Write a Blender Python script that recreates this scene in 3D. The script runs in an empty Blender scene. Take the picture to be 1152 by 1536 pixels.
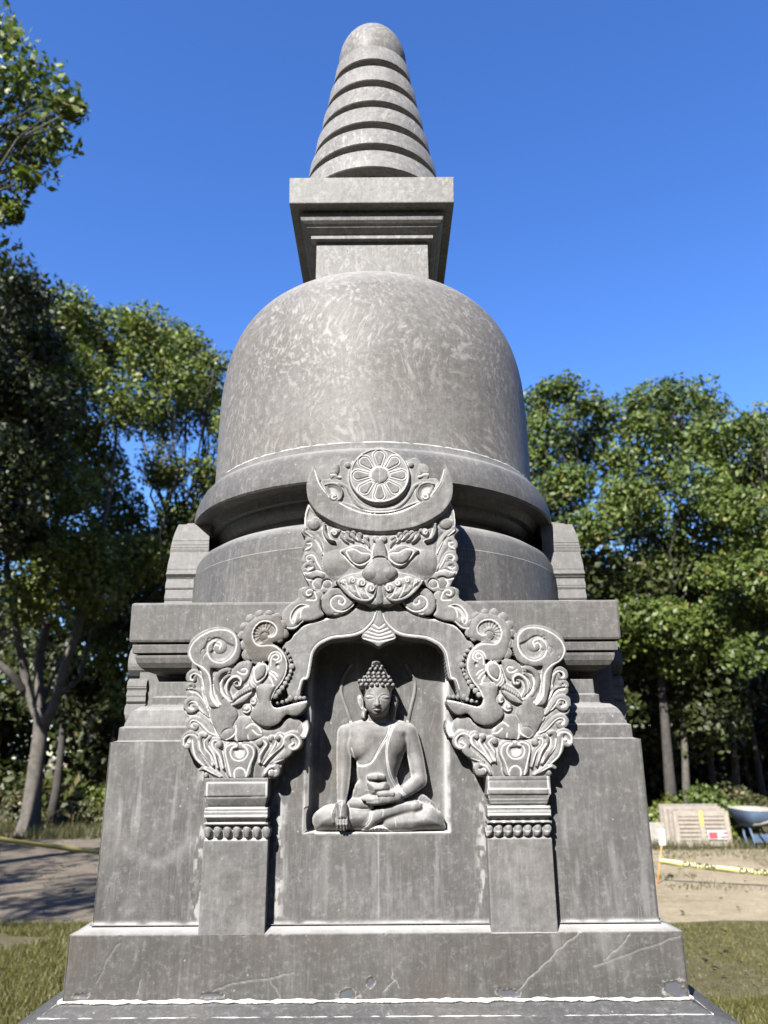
import bpy, math, random
import numpy as np
from mathutils import Matrix, Vector
from math import radians, sin, cos, pi, sqrt

C = bpy.context.scene.collection
scene = bpy.context.scene
rng = np.random.default_rng(7)
random.seed(7)

# ------------------------------------------------------------------ camera
PITCH, ROLL, FPX, HCAM, CAMX = radians(17.5), radians(-0.38), 1150.0, 1.65, 0.021
cam_data = bpy.data.cameras.new('camera')
cam = bpy.data.objects.new('camera', cam_data)
C.objects.link(cam)
RC = Matrix.Rotation(pi / 2 + PITCH, 4, 'X') @ Matrix.Rotation(ROLL, 4, 'Z')
cam.matrix_world = Matrix.Translation((CAMX, 0, HCAM)) @ RC
cam_data.sensor_fit = 'VERTICAL'
cam_data.sensor_height = 24.0
cam_data.lens = FPX / 1536 * 24.0
cam_data.clip_start, cam_data.clip_end = 0.05, 2000
cam_data.dof.use_dof = True
cam_data.dof.focus_distance = 1.78
cam_data.dof.aperture_fstop = 2.8
scene.camera = cam

# ------------------------------------------------------------------ light
SUN_EL, SUN_AZ = radians(38.0), radians(23.0)      # sun behind the camera, to the left
world = bpy.data.worlds.new('World')
scene.world = world
world.use_nodes = True
wn = world.node_tree.nodes
sky = wn.new('ShaderNodeTexSky')
sky.sky_type = 'NISHITA'
sky.sun_disc = False
sky.sun_elevation = SUN_EL
sky.sun_rotation = pi + SUN_AZ
sky.altitude = 0
sky.air_density = 1.0
sky.dust_density = 0.3
sky.ozone_density = 4.0
wn['Background'].inputs['Strength'].default_value = 0.070
hs = wn.new('ShaderNodeHueSaturation')
hs.inputs['Saturation'].default_value = 1.22
hs.inputs['Hue'].default_value = 0.5135
world.node_tree.links.new(sky.outputs[0], hs.inputs['Color'])
world.node_tree.links.new(hs.outputs[0], wn['Background'].inputs['Color'])
sun_data = bpy.data.lights.new('sun', 'SUN')
sun_data.energy = 5.0
sun_data.angle = radians(0.53)
sun_data.color = (1.0, 0.965, 0.91)
sun = bpy.data.objects.new('sun', sun_data)
C.objects.link(sun)
sun_dir = Vector((sin(SUN_AZ) * cos(SUN_EL), cos(SUN_AZ) * cos(SUN_EL), -sin(SUN_EL)))
sun.rotation_euler = sun_dir.to_track_quat('-Z', 'Y').to_euler()
sun.location = (-6, -12, 12)
scene.view_settings.view_transform = 'Standard'
scene.view_settings.look = 'None'
scene.view_settings.exposure = 2.08
scene.view_settings.gamma = 1.0
scene.cycles.max_bounces = 6
scene.cycles.diffuse_bounces = 2
scene.cycles.transparent_max_bounces = 6

# ------------------------------------------------------------------ measuring helpers
_R = np.array(RC.to_3x3())
_CO = np.array([CAMX, 0, HCAM])

def on_plane(u, v, Y):
    """point at depth Y seen at survey-photo coordinates (u, v); arrays allowed"""
    u = np.asarray(u, float); v = np.asarray(v, float)
    d = np.stack([(u - 576) / FPX, -(v - 768) / FPX, -np.ones_like(u)], -1) @ _R.T
    return _CO + d * (Y / d[..., 1:2])

def on_ground(u, v, z=0.0):
    d = _R @ np.array([(u - 576) / FPX, -(v - 768) / FPX, -1.0])
    return _CO + d * ((z - HCAM) / d[2])

YC = 2.173                     # axis of the monument
FR = dict(P=(0, 0, 1), A1=(265, 910, 9.6), A2=(350, 900, 9.6), A3=(265, 1030, 9.6), A4=(350, 1030, 9.6),
          M1=(445, 670, 8.8615), M2=(560, 670, 8.8615), M3=(445, 790, 8.8615), M4=(560, 790, 8.8615),
          B1=(515, 980, 10.473), B2=(460, 1060, 5.236), C1=(290, 1150, 8.8615), R4=(420, 860, 3.972), Z6=(440, 940, 4.431))

def sm(pts, closed=False, n=5):
    """Catmull-Rom through the points"""
    p = np.asarray(pts, float)
    if len(p) < 3 or n < 2:
        return p
    if closed:
        q = np.vstack([p[-1], p, p[0], p[1]])
    else:
        q = np.vstack([2 * p[0] - p[1], p, 2 * p[-1] - p[-2]])
    out = []
    ts = np.linspace(0, 1, n, endpoint=False)[:, None]
    for i in range(len(q) - 3):
        a, b, c, d = q[i], q[i + 1], q[i + 2], q[i + 3]
        out.append(0.5 * (2 * b + (c - a) * ts + (2 * a - 5 * b + 4 * c - d) * ts ** 2 + (3 * b - a - 3 * c + d) * ts ** 3))
    out = np.vstack(out)
    if not closed:
        out = np.vstack([out, p[-1]])
    return out

_lat = {}
def vnoise(x, y, scale, seed=0, octaves=3):
    out = np.zeros_like(x); amp = 1.0; tot = 0
    for o in range(octaves):
        key = (seed, o)
        if key not in _lat:
            _lat[key] = np.random.default_rng(seed * 31 + o).random((257, 257))
        L = _lat[key]
        fx = x / scale * 2 ** o + 91.3; fy = y / scale * 2 ** o + 57.7
        ix = np.floor(fx).astype(int); iy = np.floor(fy).astype(int)
        tx = fx - ix; ty = fy - iy
        tx = tx * tx * (3 - 2 * tx); ty = ty * ty * (3 - 2 * ty)
        a = L[iy % 256, ix % 256]; b = L[iy % 256, (ix + 1) % 256]
        c = L[(iy + 1) % 256, ix % 256]; d = L[(iy + 1) % 256, (ix + 1) % 256]
        out += amp * ((a * (1 - tx) + b * tx) * (1 - ty) + (c * (1 - tx) + d * tx) * ty)
        tot += amp; amp *= 0.5
    return out / tot

def blur(a, k, times=2):
    for _ in range(times):
        for ax in (0, 1):
            p = np.pad(a, [(k, k) if i == ax else (0, 0) for i in (0, 1)], mode='edge')
            c = np.cumsum(p, axis=ax)
            z = np.zeros_like(np.take(c, [0], ax))
            c = np.concatenate([z, c], axis=ax)
            n = a.shape[ax]
            hi = np.take(c, np.arange(2 * k + 1, 2 * k + 1 + n), ax)
            lo = np.take(c, np.arange(0, n), ax)
            a = (hi - lo) / (2 * k + 1)
    return a

ABSENT = -9.0
RHK = .62                      # how far the carved forms round off towards their edges

class Relief:
    """A carved stone face: a fine height field over (x, z), h metres proud of w0, cut out along its outline."""
    def __init__(s, x0, x1, z0, z1, step, w0, wtrace, mirror=None):
        s.x = np.arange(int(round((x1 - x0) / step)) + 1) * step + x0
        s.z = np.arange(int(round((z1 - z0) / step)) + 1) * step + z0
        s.X, s.Z = np.meshgrid(s.x, s.z)
        s.step, s.w0, s.Y = step, w0, YC - wtrace
        s.H = np.full(s.X.shape, ABSENT); s.D = np.zeros(s.X.shape); s.S = np.zeros(s.X.shape)
        s.L = np.zeros(s.X.shape, int); s.label = 0; s.mx = mirror; s.mirrored = False

    def tr(s, f, pts, closed=False, n=5):
        ox, oy, k = FR[f]
        p = np.asarray(pts, float)
        q = sm(p[:, :2], closed, n)
        w = on_plane(ox + q[:, 0] / k, oy + q[:, 1] / k, s.Y)[:, [0, 2]]
        s.mpp = (on_plane(ox + q[0, 0] / k + 1, oy + q[0, 1] / k, s.Y)[0] - w[0, 0]) / k
        if s.mirrored:
            w = w * [-1, 1] + [2 * s.mx, 0]
        return w

    def win(s, w, m):
        a = w.min(0) - m; b = w.max(0) + m
        i0 = max(0, int((a[0] - s.x[0]) / s.step)); i1 = min(len(s.x), int((b[0] - s.x[0]) / s.step) + 2)
        j0 = max(0, int((a[1] - s.z[0]) / s.step)); j1 = min(len(s.z), int((b[1] - s.z[0]) / s.step) + 2)
        return slice(j0, max(j1, j0)), slice(i0, max(i1, i0))

    def segdist(s, sl, w, closed, rad=None):
        X, Z = s.X[sl], s.Z[sl]
        best = np.full(X.shape, 1e9); ins = np.zeros(X.shape, bool); rr = np.zeros(X.shape)
        m = len(w); last = m if closed else m - 1
        for i in range(last):
            ax, az = w[i]; bx, bz = w[(i + 1) % m]
            dx, dz = bx - ax, bz - az
            L2 = dx * dx + dz * dz
            if L2 < 1e-14: continue
            t = np.clip(((X - ax) * dx + (Z - az) * dz) / L2, 0, 1)
            d2 = np.hypot(X - ax - t * dx, Z - az - t * dz)
            if rad is not None:
                r = rad[i] + (rad[(i + 1) % m] - rad[i]) * t
                d2 = d2 - r
                k = d2 < best
                rr = np.where(k, r, rr); best = np.where(k, d2, best)
            else:
                best = np.minimum(best, d2)
            if closed:
                c = ((az > Z) != (bz > Z))
                with np.errstate(divide='ignore', invalid='ignore'):
                    ins ^= c & (X < (bx - ax) * (Z - az) / (bz - az if bz != az else 1e-12) + ax)
        return best, ins, rr

    def put(s, sl, m, h, keep=False):
        H = s.H[sl]
        mm = m & (h > H) if keep else m
        H[mm] = h[mm]; s.L[sl][mm] = s.label

    def P(s, f, pts, top, rw=0.006, rh=0.006, crown=0.0, n=5, keep=False, slope=None):
        w = s.tr(f, pts, True, n); sl = s.win(w, 0.004)
        d, ins, _ = s.segdist(sl, w, True)
        if not d.size: return
        rh = rh * RHK; rw = rw * .8
        t = np.clip(d / rw, 0, 1)
        h = top - rh * (1 - np.sqrt(np.clip(1 - (1 - t) ** 2, 0, 1)))
        if crown:
            mxd = max(d[ins].max() if ins.any() else 1, 1e-6)
            h = h + crown * np.sqrt(np.clip(d / mxd, 0, 1))
        if slope is not None:
            h = h + slope * (s.Z[sl] - w[:, 1].mean())
        s.put(sl, ins, h, keep)

    def SK(s, f, path, r, top, rh=0.006, keep=False, flat=0.0, n=5):
        p = np.asarray(path, float)
        w = s.tr(f, p, False, n)
        rs = np.asarray(r if hasattr(r, '__len__') else [r] * len(p), float)
        if len(rs) != len(p): rs = np.interp(np.linspace(0, 1, len(p)), np.linspace(0, 1, len(rs)), rs)
        rad = np.interp(np.linspace(0, 1, len(w)), np.linspace(0, 1, len(p)), rs) * s.mpp
        sl = s.win(w, rad.max() + 0.002)
        d, _, rr = s.segdist(sl, w, False, rad)
        if not d.size: return
        m = d < 0
        q = np.clip((1 + d / np.maximum(rr, 1e-6) - flat) / (1 - flat), 0, 1)
        h = top - rh * RHK * (1 - np.sqrt(np.clip(1 - q ** 2, 0, 1)))
        s.put(sl, m, h, keep)

    def DC(s, f, c, r, top, rh=0.006, keep=False, flat=0.0, rz=None):
        w = s.tr(f, [c], n=1); r = r * s.mpp; rz = r if rz is None else rz * s.mpp
        sl = s.win(w, max(r, rz) + .002)
        q = np.hypot((s.X[sl] - w[0, 0]) / r, (s.Z[sl] - w[0, 1]) / rz)
        m = q < 1
        qq = np.clip((q - flat) / (1 - flat), 0, 1)
        s.put(sl, m, top - rh * RHK * (1 - np.sqrt(1 - qq ** 2)), keep)

    def BUMP(s, f, c, rx, rz, h):
        w = s.tr(f, [c], n=1); rx *= s.mpp; rz *= s.mpp
        sl = s.win(w, max(rx, rz) + .002)
        q = np.hypot((s.X[sl] - w[0, 0]) / rx, (s.Z[sl] - w[0, 1]) / rz)
        m = (s.H[sl] > -1) & (q < 1)
        s.H[sl][m] += (h * (1 - q ** 2) ** 1.0)[m] if h > 0 else (h * (1 - q ** 2))[m]

    def G(s, f, pts, wd=0.0015, dep=0.0028, dust=0.9, closed=False, n=5):
        w = s.tr(f, pts, closed, n); sl = s.win(w, wd * 4)
        d, _, _ = s.segdist(sl, w, closed)
        if not d.size: return
        m = s.H[sl] > -1
        g = np.exp(-(d / wd) ** 2)
        s.H[sl][m] -= (dep * g)[m]
        s.D[sl][m] = np.maximum(s.D[sl], dust * np.exp(-(d / (wd * 1.1)) ** 2))[m]

    def HOLLOW(s, f, pts, dep, rw=0.004, dust=0.0, n=5):
        w = s.tr(f, pts, True, n); sl = s.win(w, .003)
        d, ins, _ = s.segdist(sl, w, True)
        m = ins & (s.H[sl] > -1)
        t = np.clip(d / rw, 0, 1)
        s.H[sl][m] -= (dep * t * t * (3 - 2 * t))[m]
        if dust: s.D[sl][m] = np.maximum(s.D[sl], dust * t)[m]

    def finish(s, rough=0.0005, cav=0.9, kdiv=0.003, seed=3, base=0.0, comp=None, haze=0.0):
        m = s.H > -1
        if comp: s.H = np.where(s.H > comp[0], comp[0] + (s.H - comp[0]) * comp[1], s.H)
        F = np.where(m, s.H, base)
        mm = m.astype(float)
        sm1 = blur(F, 1, 1)
        full = blur(mm, 1, 1) > 0.999
        s.H = np.where(full, 0.45 * s.H + 0.55 * sm1, s.H)
        F = np.where(m, s.H, base)
        k = max(2, int(0.0035 / s.step))
        w = blur(mm, k, 2)
        B = blur(F * mm, k, 2) / np.maximum(w, 1e-3)
        cv = np.clip((B - F) / kdiv, 0, 1)
        nz = vnoise(s.X, s.Z, 0.035, seed) * 1.1 + 0.25
        s.D = np.clip(np.maximum(s.D * np.clip(0.55 + vnoise(s.X, s.Z, .02, seed + 9), .5, 1.1), cv * cav * nz), 0, 1)
        s.D *= .85
        if haze:
            wide = blur(s.D, max(2, int(.004 / s.step)), 2)
            hz = np.clip(wide * 1.6, 0, 1) * np.clip(vnoise(s.X, s.Z, .012, seed + 5, 4) * 2.6 - .75, 0, 1) + .5 * np.clip(vnoise(s.X, s.Z, .03, seed + 6, 5) * 2 - .75, 0, 1)
            s.D = np.clip(s.D + haze * hz, 0, 1)
        s.H = np.where(m, s.H + (vnoise(s.X, s.Z, 0.011, seed + 1) - .5) * 2 * rough + (vnoise(s.X, s.Z, 0.05, seed + 2) - .5) * 2 * rough, s.H)
        return s

    def build(s, parts, mat, parent, back=0.06, smooth=True, subparent=None):
        """parts: {label: name}; one mesh object per label, side faces run back to depth 'back' behind w0"""
        m = s.H > -1
        cell = m[:-1, :-1] & m[1:, :-1] & m[:-1, 1:] & m[1:, 1:]
        cl = s.L[:-1, :-1]
        nz, nx = m.shape
        objs = {}
        padc = np.pad(cell, 1)
        for lab, nm in parts.items():
            cm = cell & (cl == lab)
            if not cm.any(): continue
            J, I = np.nonzero(cm)
            quads = np.stack([J * nx + I, J * nx + I + 1, (J + 1) * nx + I + 1, (J + 1) * nx + I], 1)
            used, inv = np.unique(quads, return_inverse=True)
            quads = inv.reshape(quads.shape)
            co = np.stack([s.X.ravel()[used], -(s.w0 + s.H.ravel()[used]), s.Z.ravel()[used]], 1)
            du = s.D.ravel()[used]; st = s.S.ravel()[used]
            extra_q = []; ec = []; base = len(used)
            pj, pi_ = J + 1, I + 1
            for (dj, di, a, b) in ((-1, 0, 0, 1), (0, 1, 1, 2), (1, 0, 2, 3), (0, -1, 3, 0)):
                bd = ~padc[pj + dj, pi_ + di]
                if s.open_sides and di: bd &= ~((I == 0) | (I == nx - 2))
                if not bd.any(): continue
                va, vb = quads[bd, a], quads[bd, b]
                n = len(va)
                fa, fb = co[va].copy(), co[vb].copy()
                ba, bb = fa.copy(), fb.copy(); ba[:, 1] = bb[:, 1] = -(s.w0 - back)
                ids = base + np.arange(4 * n).reshape(4, n)
                ec.append(np.vstack([fa, fb, bb, ba])); base += 4 * n
                extra_q.append(np.stack([ids[1], ids[0], ids[3], ids[2]], 1))
            if ec:
                ec = np.vstack(ec); co = np.vstack([co, ec]); quads = np.vstack([quads] + extra_q)
                du = np.concatenate([du, np.full(len(ec), .12)]); st = np.concatenate([st, np.zeros(len(ec))])
            o = mesh_obj(nm, co, quads, mat, (objs.get('main') if (lab != s.main and objs.get('main')) else parent), smooth)
            for an, av in (('dust', du), ('stain', st)):
                at = o.data.attributes.new(an, 'FLOAT', 'POINT'); at.data.foreach_set('value', av.astype(np.float32))
            objs[lab] = o
            if lab == s.main: objs['main'] = o
        return objs
    main = 0
    open_sides = False

def mesh_obj(name, co, faces, mat=None, parent=None, smooth=False):
    """faces: (n,3) or (n,4) array or list of index lists"""
    me = bpy.data.meshes.new(name)
    co = np.asarray(co, np.float32)
    if isinstance(faces, np.ndarray):
        k = faces.shape[1]; nf = len(faces)
        me.vertices.add(len(co)); me.vertices.foreach_set('co', co.ravel())
        me.loops.add(nf * k); me.loops.foreach_set('vertex_index', faces.astype(np.int32).ravel())
        me.polygons.add(nf); me.polygons.foreach_set('loop_start', (np.arange(nf) * k).astype(np.int32))
        me.update(calc_edges=True); me.validate()
    else:
        me.from_pydata([tuple(map(float, c)) for c in co], [], [list(map(int, f)) for f in faces])
    if smooth:
        me.polygons.foreach_set('use_smooth', np.ones(len(me.polygons), bool))
    o = bpy.data.objects.new(name, me)
    C.objects.link(o)
    if mat: me.materials.append(mat)
    if parent: o.parent = parent
    return o

def tag(o, label=None, cat=None, group=None, kind=None):
    for k, v in (('label', label), ('category', cat), ('group', group), ('kind', kind)):
        if v: o[k] = v
    return o

def empty(name, loc, rz=0.0, **kw):
    o = bpy.data.objects.new(name, None); C.objects.link(o)
    o.location = loc; o.rotation_euler = (0, 0, rz)
    o.empty_display_size = .1
    return tag(o, **kw)

class MB:
    """collects boxes, tubes and prisms into ONE mesh"""
    def __init__(s): s.v = []; s.f = []
    def add(s, v, f):
        b = len(s.v); s.v += [tuple(p) for p in v]; s.f += [[i + b for i in q] for q in f]; return s
    def box(s, c, d, M=None):
        x, y, z = (k / 2 for k in d)
        v = [Vector((sx * x, sy * y, sz * z)) for sx in (-1, 1) for sy in (-1, 1) for sz in (-1, 1)]
        v = [(M @ p if M else p) + Vector(c) for p in v]
        return s.add(v, [[0, 1, 3, 2], [4, 6, 7, 5], [0, 4, 5, 1], [2, 3, 7, 6], [0, 2, 6, 4], [1, 5, 7, 3]])
    def tube(s, pts, r, n=8, cap=True):
        pts = [Vector(p) for p in pts]
        rs = r if hasattr(r, '__len__') else [r] * len(pts)
        rings = []; up = Vector((0, 0, 1))
        for i, p in enumerate(pts):
            t = (pts[min(i + 1, len(pts) - 1)] - pts[max(i - 1, 0)]).normalized()
            a = t.cross(up if abs(t.z) < .95 else Vector((0, 1, 0))).normalized(); b = t.cross(a).normalized()
            rings.append([p + (a * cos(2 * pi * k / n) + b * sin(2 * pi * k / n)) * rs[i] for k in range(n)])
        v = [q for g in rings for q in g]; f = []
        for i in range(len(pts) - 1):
            for k in range(n):
                f.append([i * n + k, (i + 1) * n + k, (i + 1) * n + (k + 1) % n, i * n + (k + 1) % n])
        if cap:
            f.append(list(range(n))); f.append([len(v) - 1 - k for k in range(n)])
        return s.add(v, f)
    def build(s, name, mat, parent=None, smooth=False, bevel=0.0):
        o = mesh_obj(name, s.v, s.f, mat, parent, smooth)
        if bevel: bev(o, bevel)
        return o

def bev(o, w, seg=2, ang=35):
    m = o.modifiers.new('bevel', 'BEVEL'); m.width = w; m.segments = seg; m.limit_method = 'ANGLE'; m.angle_limit = radians(ang)
    m.harden_normals = False
    return o

def lathe(name, prof, mat, parent, n=160, x0=0.0, smooth=True, sharp=True):
    """prof: list of (r, z); sharp profile corners get doubled rings via edge split"""
    r = np.array([p[0] for p in prof]); z = np.array([p[1] for p in prof]); m = len(r)
    th = np.linspace(0, 2 * pi, n, endpoint=False)
    co = np.stack([x0 + r[:, None] * np.cos(th), r[:, None] * np.sin(th), np.repeat(z[:, None], n, 1)], -1).reshape(-1, 3)
    i, k = np.meshgrid(np.arange(m - 1), np.arange(n), indexing='ij')
    k2 = (k + 1) % n
    q = np.stack([i * n + k, i * n + k2, (i + 1) * n + k2, (i + 1) * n + k], -1).reshape(-1, 4)
    o = mesh_obj(name, co, q, mat, parent, smooth)
    if sharp:
        e = o.modifiers.new('split', 'EDGE_SPLIT'); e.split_angle = radians(38)
    return o

def square_loft(name, prof, mat, parent, x0=0.0, bevel=0.003, gap=None, caps=True):
    """stack of squares: prof = (half width, z) from bottom to top. gap: leave |x|<gap open on every face (corner pieces)"""
    v = []; f = []
    if gap is None:
        for w, z in prof:
            v += [(x0 - w, -w, z), (x0 + w, -w, z), (x0 + w, w, z), (x0 - w, w, z)]
        m = len(prof)
        for i in range(m - 1):
            for k in range(4):
                f.append([i * 4 + k, i * 4 + (k + 1) % 4, (i + 1) * 4 + (k + 1) % 4, (i + 1) * 4 + k])
        if caps:
            f.append([3, 2, 1, 0]); f.append([4 * (m - 1) + k for k in range(4)])
    else:
        m = len(prof)
        for w, z in prof:
            v += [(-gap, -w, z), (-w, -w, z), (-w, -gap, z)]
        for i in range(m - 1):
            for k in range(2):
                f.append([i * 3 + k + 1, i * 3 + k, (i + 1) * 3 + k, (i + 1) * 3 + k + 1])
    o = mesh_obj(name, v, f, mat, parent)
    if bevel: bev(o, bevel)
    if gap is not None:
        for k in range(1, 4):
            c = o.copy(); C.objects.link(c); c.parent = parent; c.rotation_euler = (0, 0, k * pi / 2)
    return o
# ------------------------------------------------------------------ materials
class NT:
    def __init__(s, name):
        s.m = bpy.data.materials.new(name); s.m.use_nodes = True
        s.t = s.m.node_tree; s.b = s.t.nodes['Principled BSDF']
        s.out = s.t.nodes['Material Output']
    def n(s, typ, **kw):
        o = s.t.nodes.new(typ)
        for k, v in kw.items():
            if k.startswith('_'): setattr(o, k[1:], v)
            else: s.set(o.inputs[k.replace('__', ' ')], v)
        return o
    def set(s, inp, v):
        if isinstance(v, bpy.types.NodeSocket): s.t.links.new(v, inp)
        elif isinstance(v, tuple) and len(v) == 3 and inp.type == 'RGBA': inp.default_value = (*v, 1)
        else: inp.default_value = v
    def math(s, op, a, b=0.0, c=None, clamp=False):
        o = s.t.nodes.new('ShaderNodeMath'); o.operation = op; o.use_clamp = clamp
        s.set(o.inputs[0], a); s.set(o.inputs[1], b)
        if c is not None: s.set(o.inputs[2], c)
        return o.outputs[0]
    def mix(s, f, a, b, mode='MIX'):
        o = s.t.nodes.new('ShaderNodeMix'); o.data_type = 'RGBA'; o.blend_type = mode
        s.set(o.inputs[0], f); s.set(o.inputs[6], a); s.set(o.inputs[7], b)
        return o.outputs[2]
    def ramp(s, f, *stops):
        o = s.t.nodes.new('ShaderNodeValToRGB'); e = o.color_ramp.elements
        while len(e) < len(stops): e.new(.5)
        for el, (p, c) in zip(e, stops):
            el.position = p; el.color = (*c, 1) if isinstance(c, tuple) else (c, c, c, 1)
        s.set(o.inputs[0], f); return o.outputs[0]
    def noise(s, vec, scale, detail=4, rough=.55, dist=0.0):
        o = s.n('ShaderNodeTexNoise', Vector=vec, Scale=scale, Detail=detail, Roughness=rough, Distortion=dist)
        return o.outputs[0]
    def mapping(s, vec, scale=(1, 1, 1), rot=(0, 0, 0), loc=(0, 0, 0)):
        o = s.n('ShaderNodeMapping', Vector=vec)
        o.inputs['Scale'].default_value = scale; o.inputs['Rotation'].default_value = rot; o.inputs['Location'].default_value = loc
        return o.outputs[0]
    def bump(s, h, strength=.3, dist=.01, normal=None):
        o = s.n('ShaderNodeBump', Height=h, Strength=strength, Distance=dist)
        if normal: s.set(o.inputs['Normal'], normal)
        return o.outputs[0]
    def bsdf(s, **kw):
        for k, v in kw.items(): s.set(s.b.inputs[k.replace('__', ' ')], v)
        return s.m

def stone(name, dark=(.031, .0304, .0298), light=(.060, .0592, .0583), fleck=0.0, dusty=0.155, up=0.35, rough=.55):
    t = NT(name)
    P = t.n('ShaderNodeTexCoord').outputs['Object']
    n1 = t.noise(P, 3.2, 6, .6)
    base = t.mix(t.ramp(n1, (.32, 0.0), (.68, 1.0)), dark, light)
    warm = t.noise(t.mapping(P, loc=(3, 1, 7)), 5.5, 4)
    base = t.mix(t.math('MULTIPLY', t.ramp(warm, (.46, 0.0), (.70, 1.0)), .42), base, (.066, .058, .050))
    # washed-down vertical streaks
    st = t.noise(t.mapping(P, scale=(55, 55, 5)), 1.0, 6, .72)
    base = t.mix(t.math('MULTIPLY', t.ramp(st, (.50, 0.0), (.74, 1.0)), dusty), base, (.20, .197, .192))
    st2 = t.noise(t.mapping(P, scale=(190, 190, 15), rot=(0, .05, .02)), 1.0, 5, .7)
    stm = t.noise(t.mapping(P, scale=(7, 7, 2.2), loc=(4, 4, 9)), 1.0, 4, .6)
    base = t.mix(t.math('MULTIPLY', t.math('MULTIPLY', t.ramp(st2, (.48, 0.0), (.72, 1.0)), t.ramp(stm, (.40, .15), (.65, 1.0))), dusty * 1.6), base, (.20, .197, .192))
    gr = t.noise(P, 75, 8, .78)
    base = t.mix(t.ramp(gr, (.30, .55), (.50, 0.0)), base, (.036, .0355, .035))
    base = t.mix(t.ramp(gr, (.52, 0.0), (.74, .45)), base, (.17, .168, .163))
    hz = t.noise(t.mapping(P, scale=(12, 12, 260), rot=(.02, .03, 0), loc=(1, 5, 2)), 1.0, 4, .7)
    hm = t.noise(t.mapping(P, loc=(7, 3, 1)), 3.5, 3)
    base = t.mix(t.math('MULTIPLY', t.math('MULTIPLY', t.ramp(hz, (.55, 0.0), (.75, 1.0)), t.ramp(hm, (.5, 0.0), (.68, 1.0))), dusty * 1.4), base, (.20, .197, .192))
    # rubbed pale patches with hard small detail
    rb = t.noise(t.mapping(P, scale=(1, 1, .55)), 16, 9, .74, .3)
    msk = t.noise(t.mapping(P, loc=(9, 4, 2)), 2.2, 3)
    f = t.math('MULTIPLY', t.ramp(rb, (.46, 0.0), (.72, 1.0)), t.ramp(msk, (.42, 0.0), (.66, 1.0)))
    base = t.mix(t.math('MULTIPLY', f, dusty * 1.2), base, (.21, .207, .202))
    if fleck:
        w1 = t.noise(t.mapping(P, scale=(1, 1, 1)), 2.5, 2)
        pv = t.n('ShaderNodeVectorMath', _operation='MULTIPLY_ADD'); t.set(pv.inputs[0], t.n('ShaderNodeTexNoise', Vector=P, Scale=3.0, Detail=1.0).outputs[1])
        pv.inputs[1].default_value = (.35, .35, .35); t.set(pv.inputs[2], P)
        fl = t.noise(t.mapping(pv.outputs[0], scale=(1.3, 1.3, .75), rot=(.3, .5, .2)), 56, 6, .62, .5)
        fm = t.noise(t.mapping(P, loc=(2, 8, 5)), 4.5, 3)
        ff = t.math('MULTIPLY', t.ramp(fl, (.50, 0.0), (.66, 1.0)), t.ramp(fm, (.34, .25), (.62, 1.0)))
        base = t.mix(t.math('MULTIPLY', ff, fleck), base, (.235, .228, .217))
    # thin scratches
    wv = t.n('ShaderNodeVectorMath', _operation='MULTIPLY_ADD'); t.set(wv.inputs[0], t.n('ShaderNodeTexNoise', Vector=P, Scale=9.0, Detail=3.0).outputs[1])
    wv.inputs[1].default_value = (.022, .022, .022); t.set(wv.inputs[2], P); wob = wv.outputs[0]
    for i, (sc, rt) in enumerate((((55, 55, 4), (0, .30, .2)), ((9, 9, 80), (.2, .5, 0)), ((38, 38, 3), (0, -.12, 0)))):
        vo = t.n('ShaderNodeTexVoronoi', _feature='DISTANCE_TO_EDGE', Vector=t.mapping(wob, scale=sc, rot=rt, loc=(i * 3.1, i, 0)), Scale=1.0)
        sm_ = t.noise(t.mapping(P, loc=(i * 5 + 1, 2, 3)), 7.0, 3)
        f = t.math('MULTIPLY', t.ramp(vo.outputs[0], (0.0, 1.0), (.013, 0.0)), t.ramp(sm_, (.63, 0.0), (.71, .6)))
        base = t.mix(t.math('MULTIPLY', f, .55), base, (.28, .276, .268))
    # specks
    vo = t.n('ShaderNodeTexVoronoi', Vector=P, Scale=85.0)
    cs = t.n('ShaderNodeSeparateColor', Color=vo.outputs['Color'])
    f = t.math('MULTIPLY', t.ramp(vo.outputs[0], (.12, 1.0), (.2, 0.0)), t.math('GREATER_THAN', cs.outputs[0], .975))
    base = t.mix(t.math('MULTIPLY', f, .3), base, (.29, .286, .278))
    # attributes worked into the carving: pale dust in grooves, brown stains
    du = t.n('ShaderNodeAttribute', _attribute_name='dust').outputs['Fac']
    sa = t.n('ShaderNodeAttribute', _attribute_name='stain').outputs['Fac']
    base = t.mix(t.math('MINIMUM', sa, 1.0), base, (.042, .036, .030))
    base = t.mix(t.math('SUBTRACT', sa, 1.0, clamp=True), base, (.046, .050, .058))
    # dust and lime lying on every upward ledge
    nz = t.n('ShaderNodeSeparateXYZ', Vector=t.n('ShaderNodeNewGeometry').outputs['Normal']).outputs[2]
    upf = t.math('MULTIPLY', t.ramp(nz, (.45, 0.0), (.85, 1.0)), t.ramp(t.noise(P, 14, 5, .7), (.25, .35), (.55, 1.0)))
    dsum = t.math('ADD', du, t.math('MULTIPLY', upf, up), clamp=True)
    base = t.mix(dsum, base, (.30, .295, .287))
    fine = t.noise(P, 140, 4, .6); med = t.noise(P, 24, 5, .6)
    h = t.math('ADD', t.math('MULTIPLY', fine, .35), med)
    return t.bsdf(Base__Color=base, Roughness=t.math('ADD', rough, t.math('MULTIPLY', dsum, .25)),
                  Specular__IOR__Level=.14, Normal=t.bump(h, .22, .004))

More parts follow.
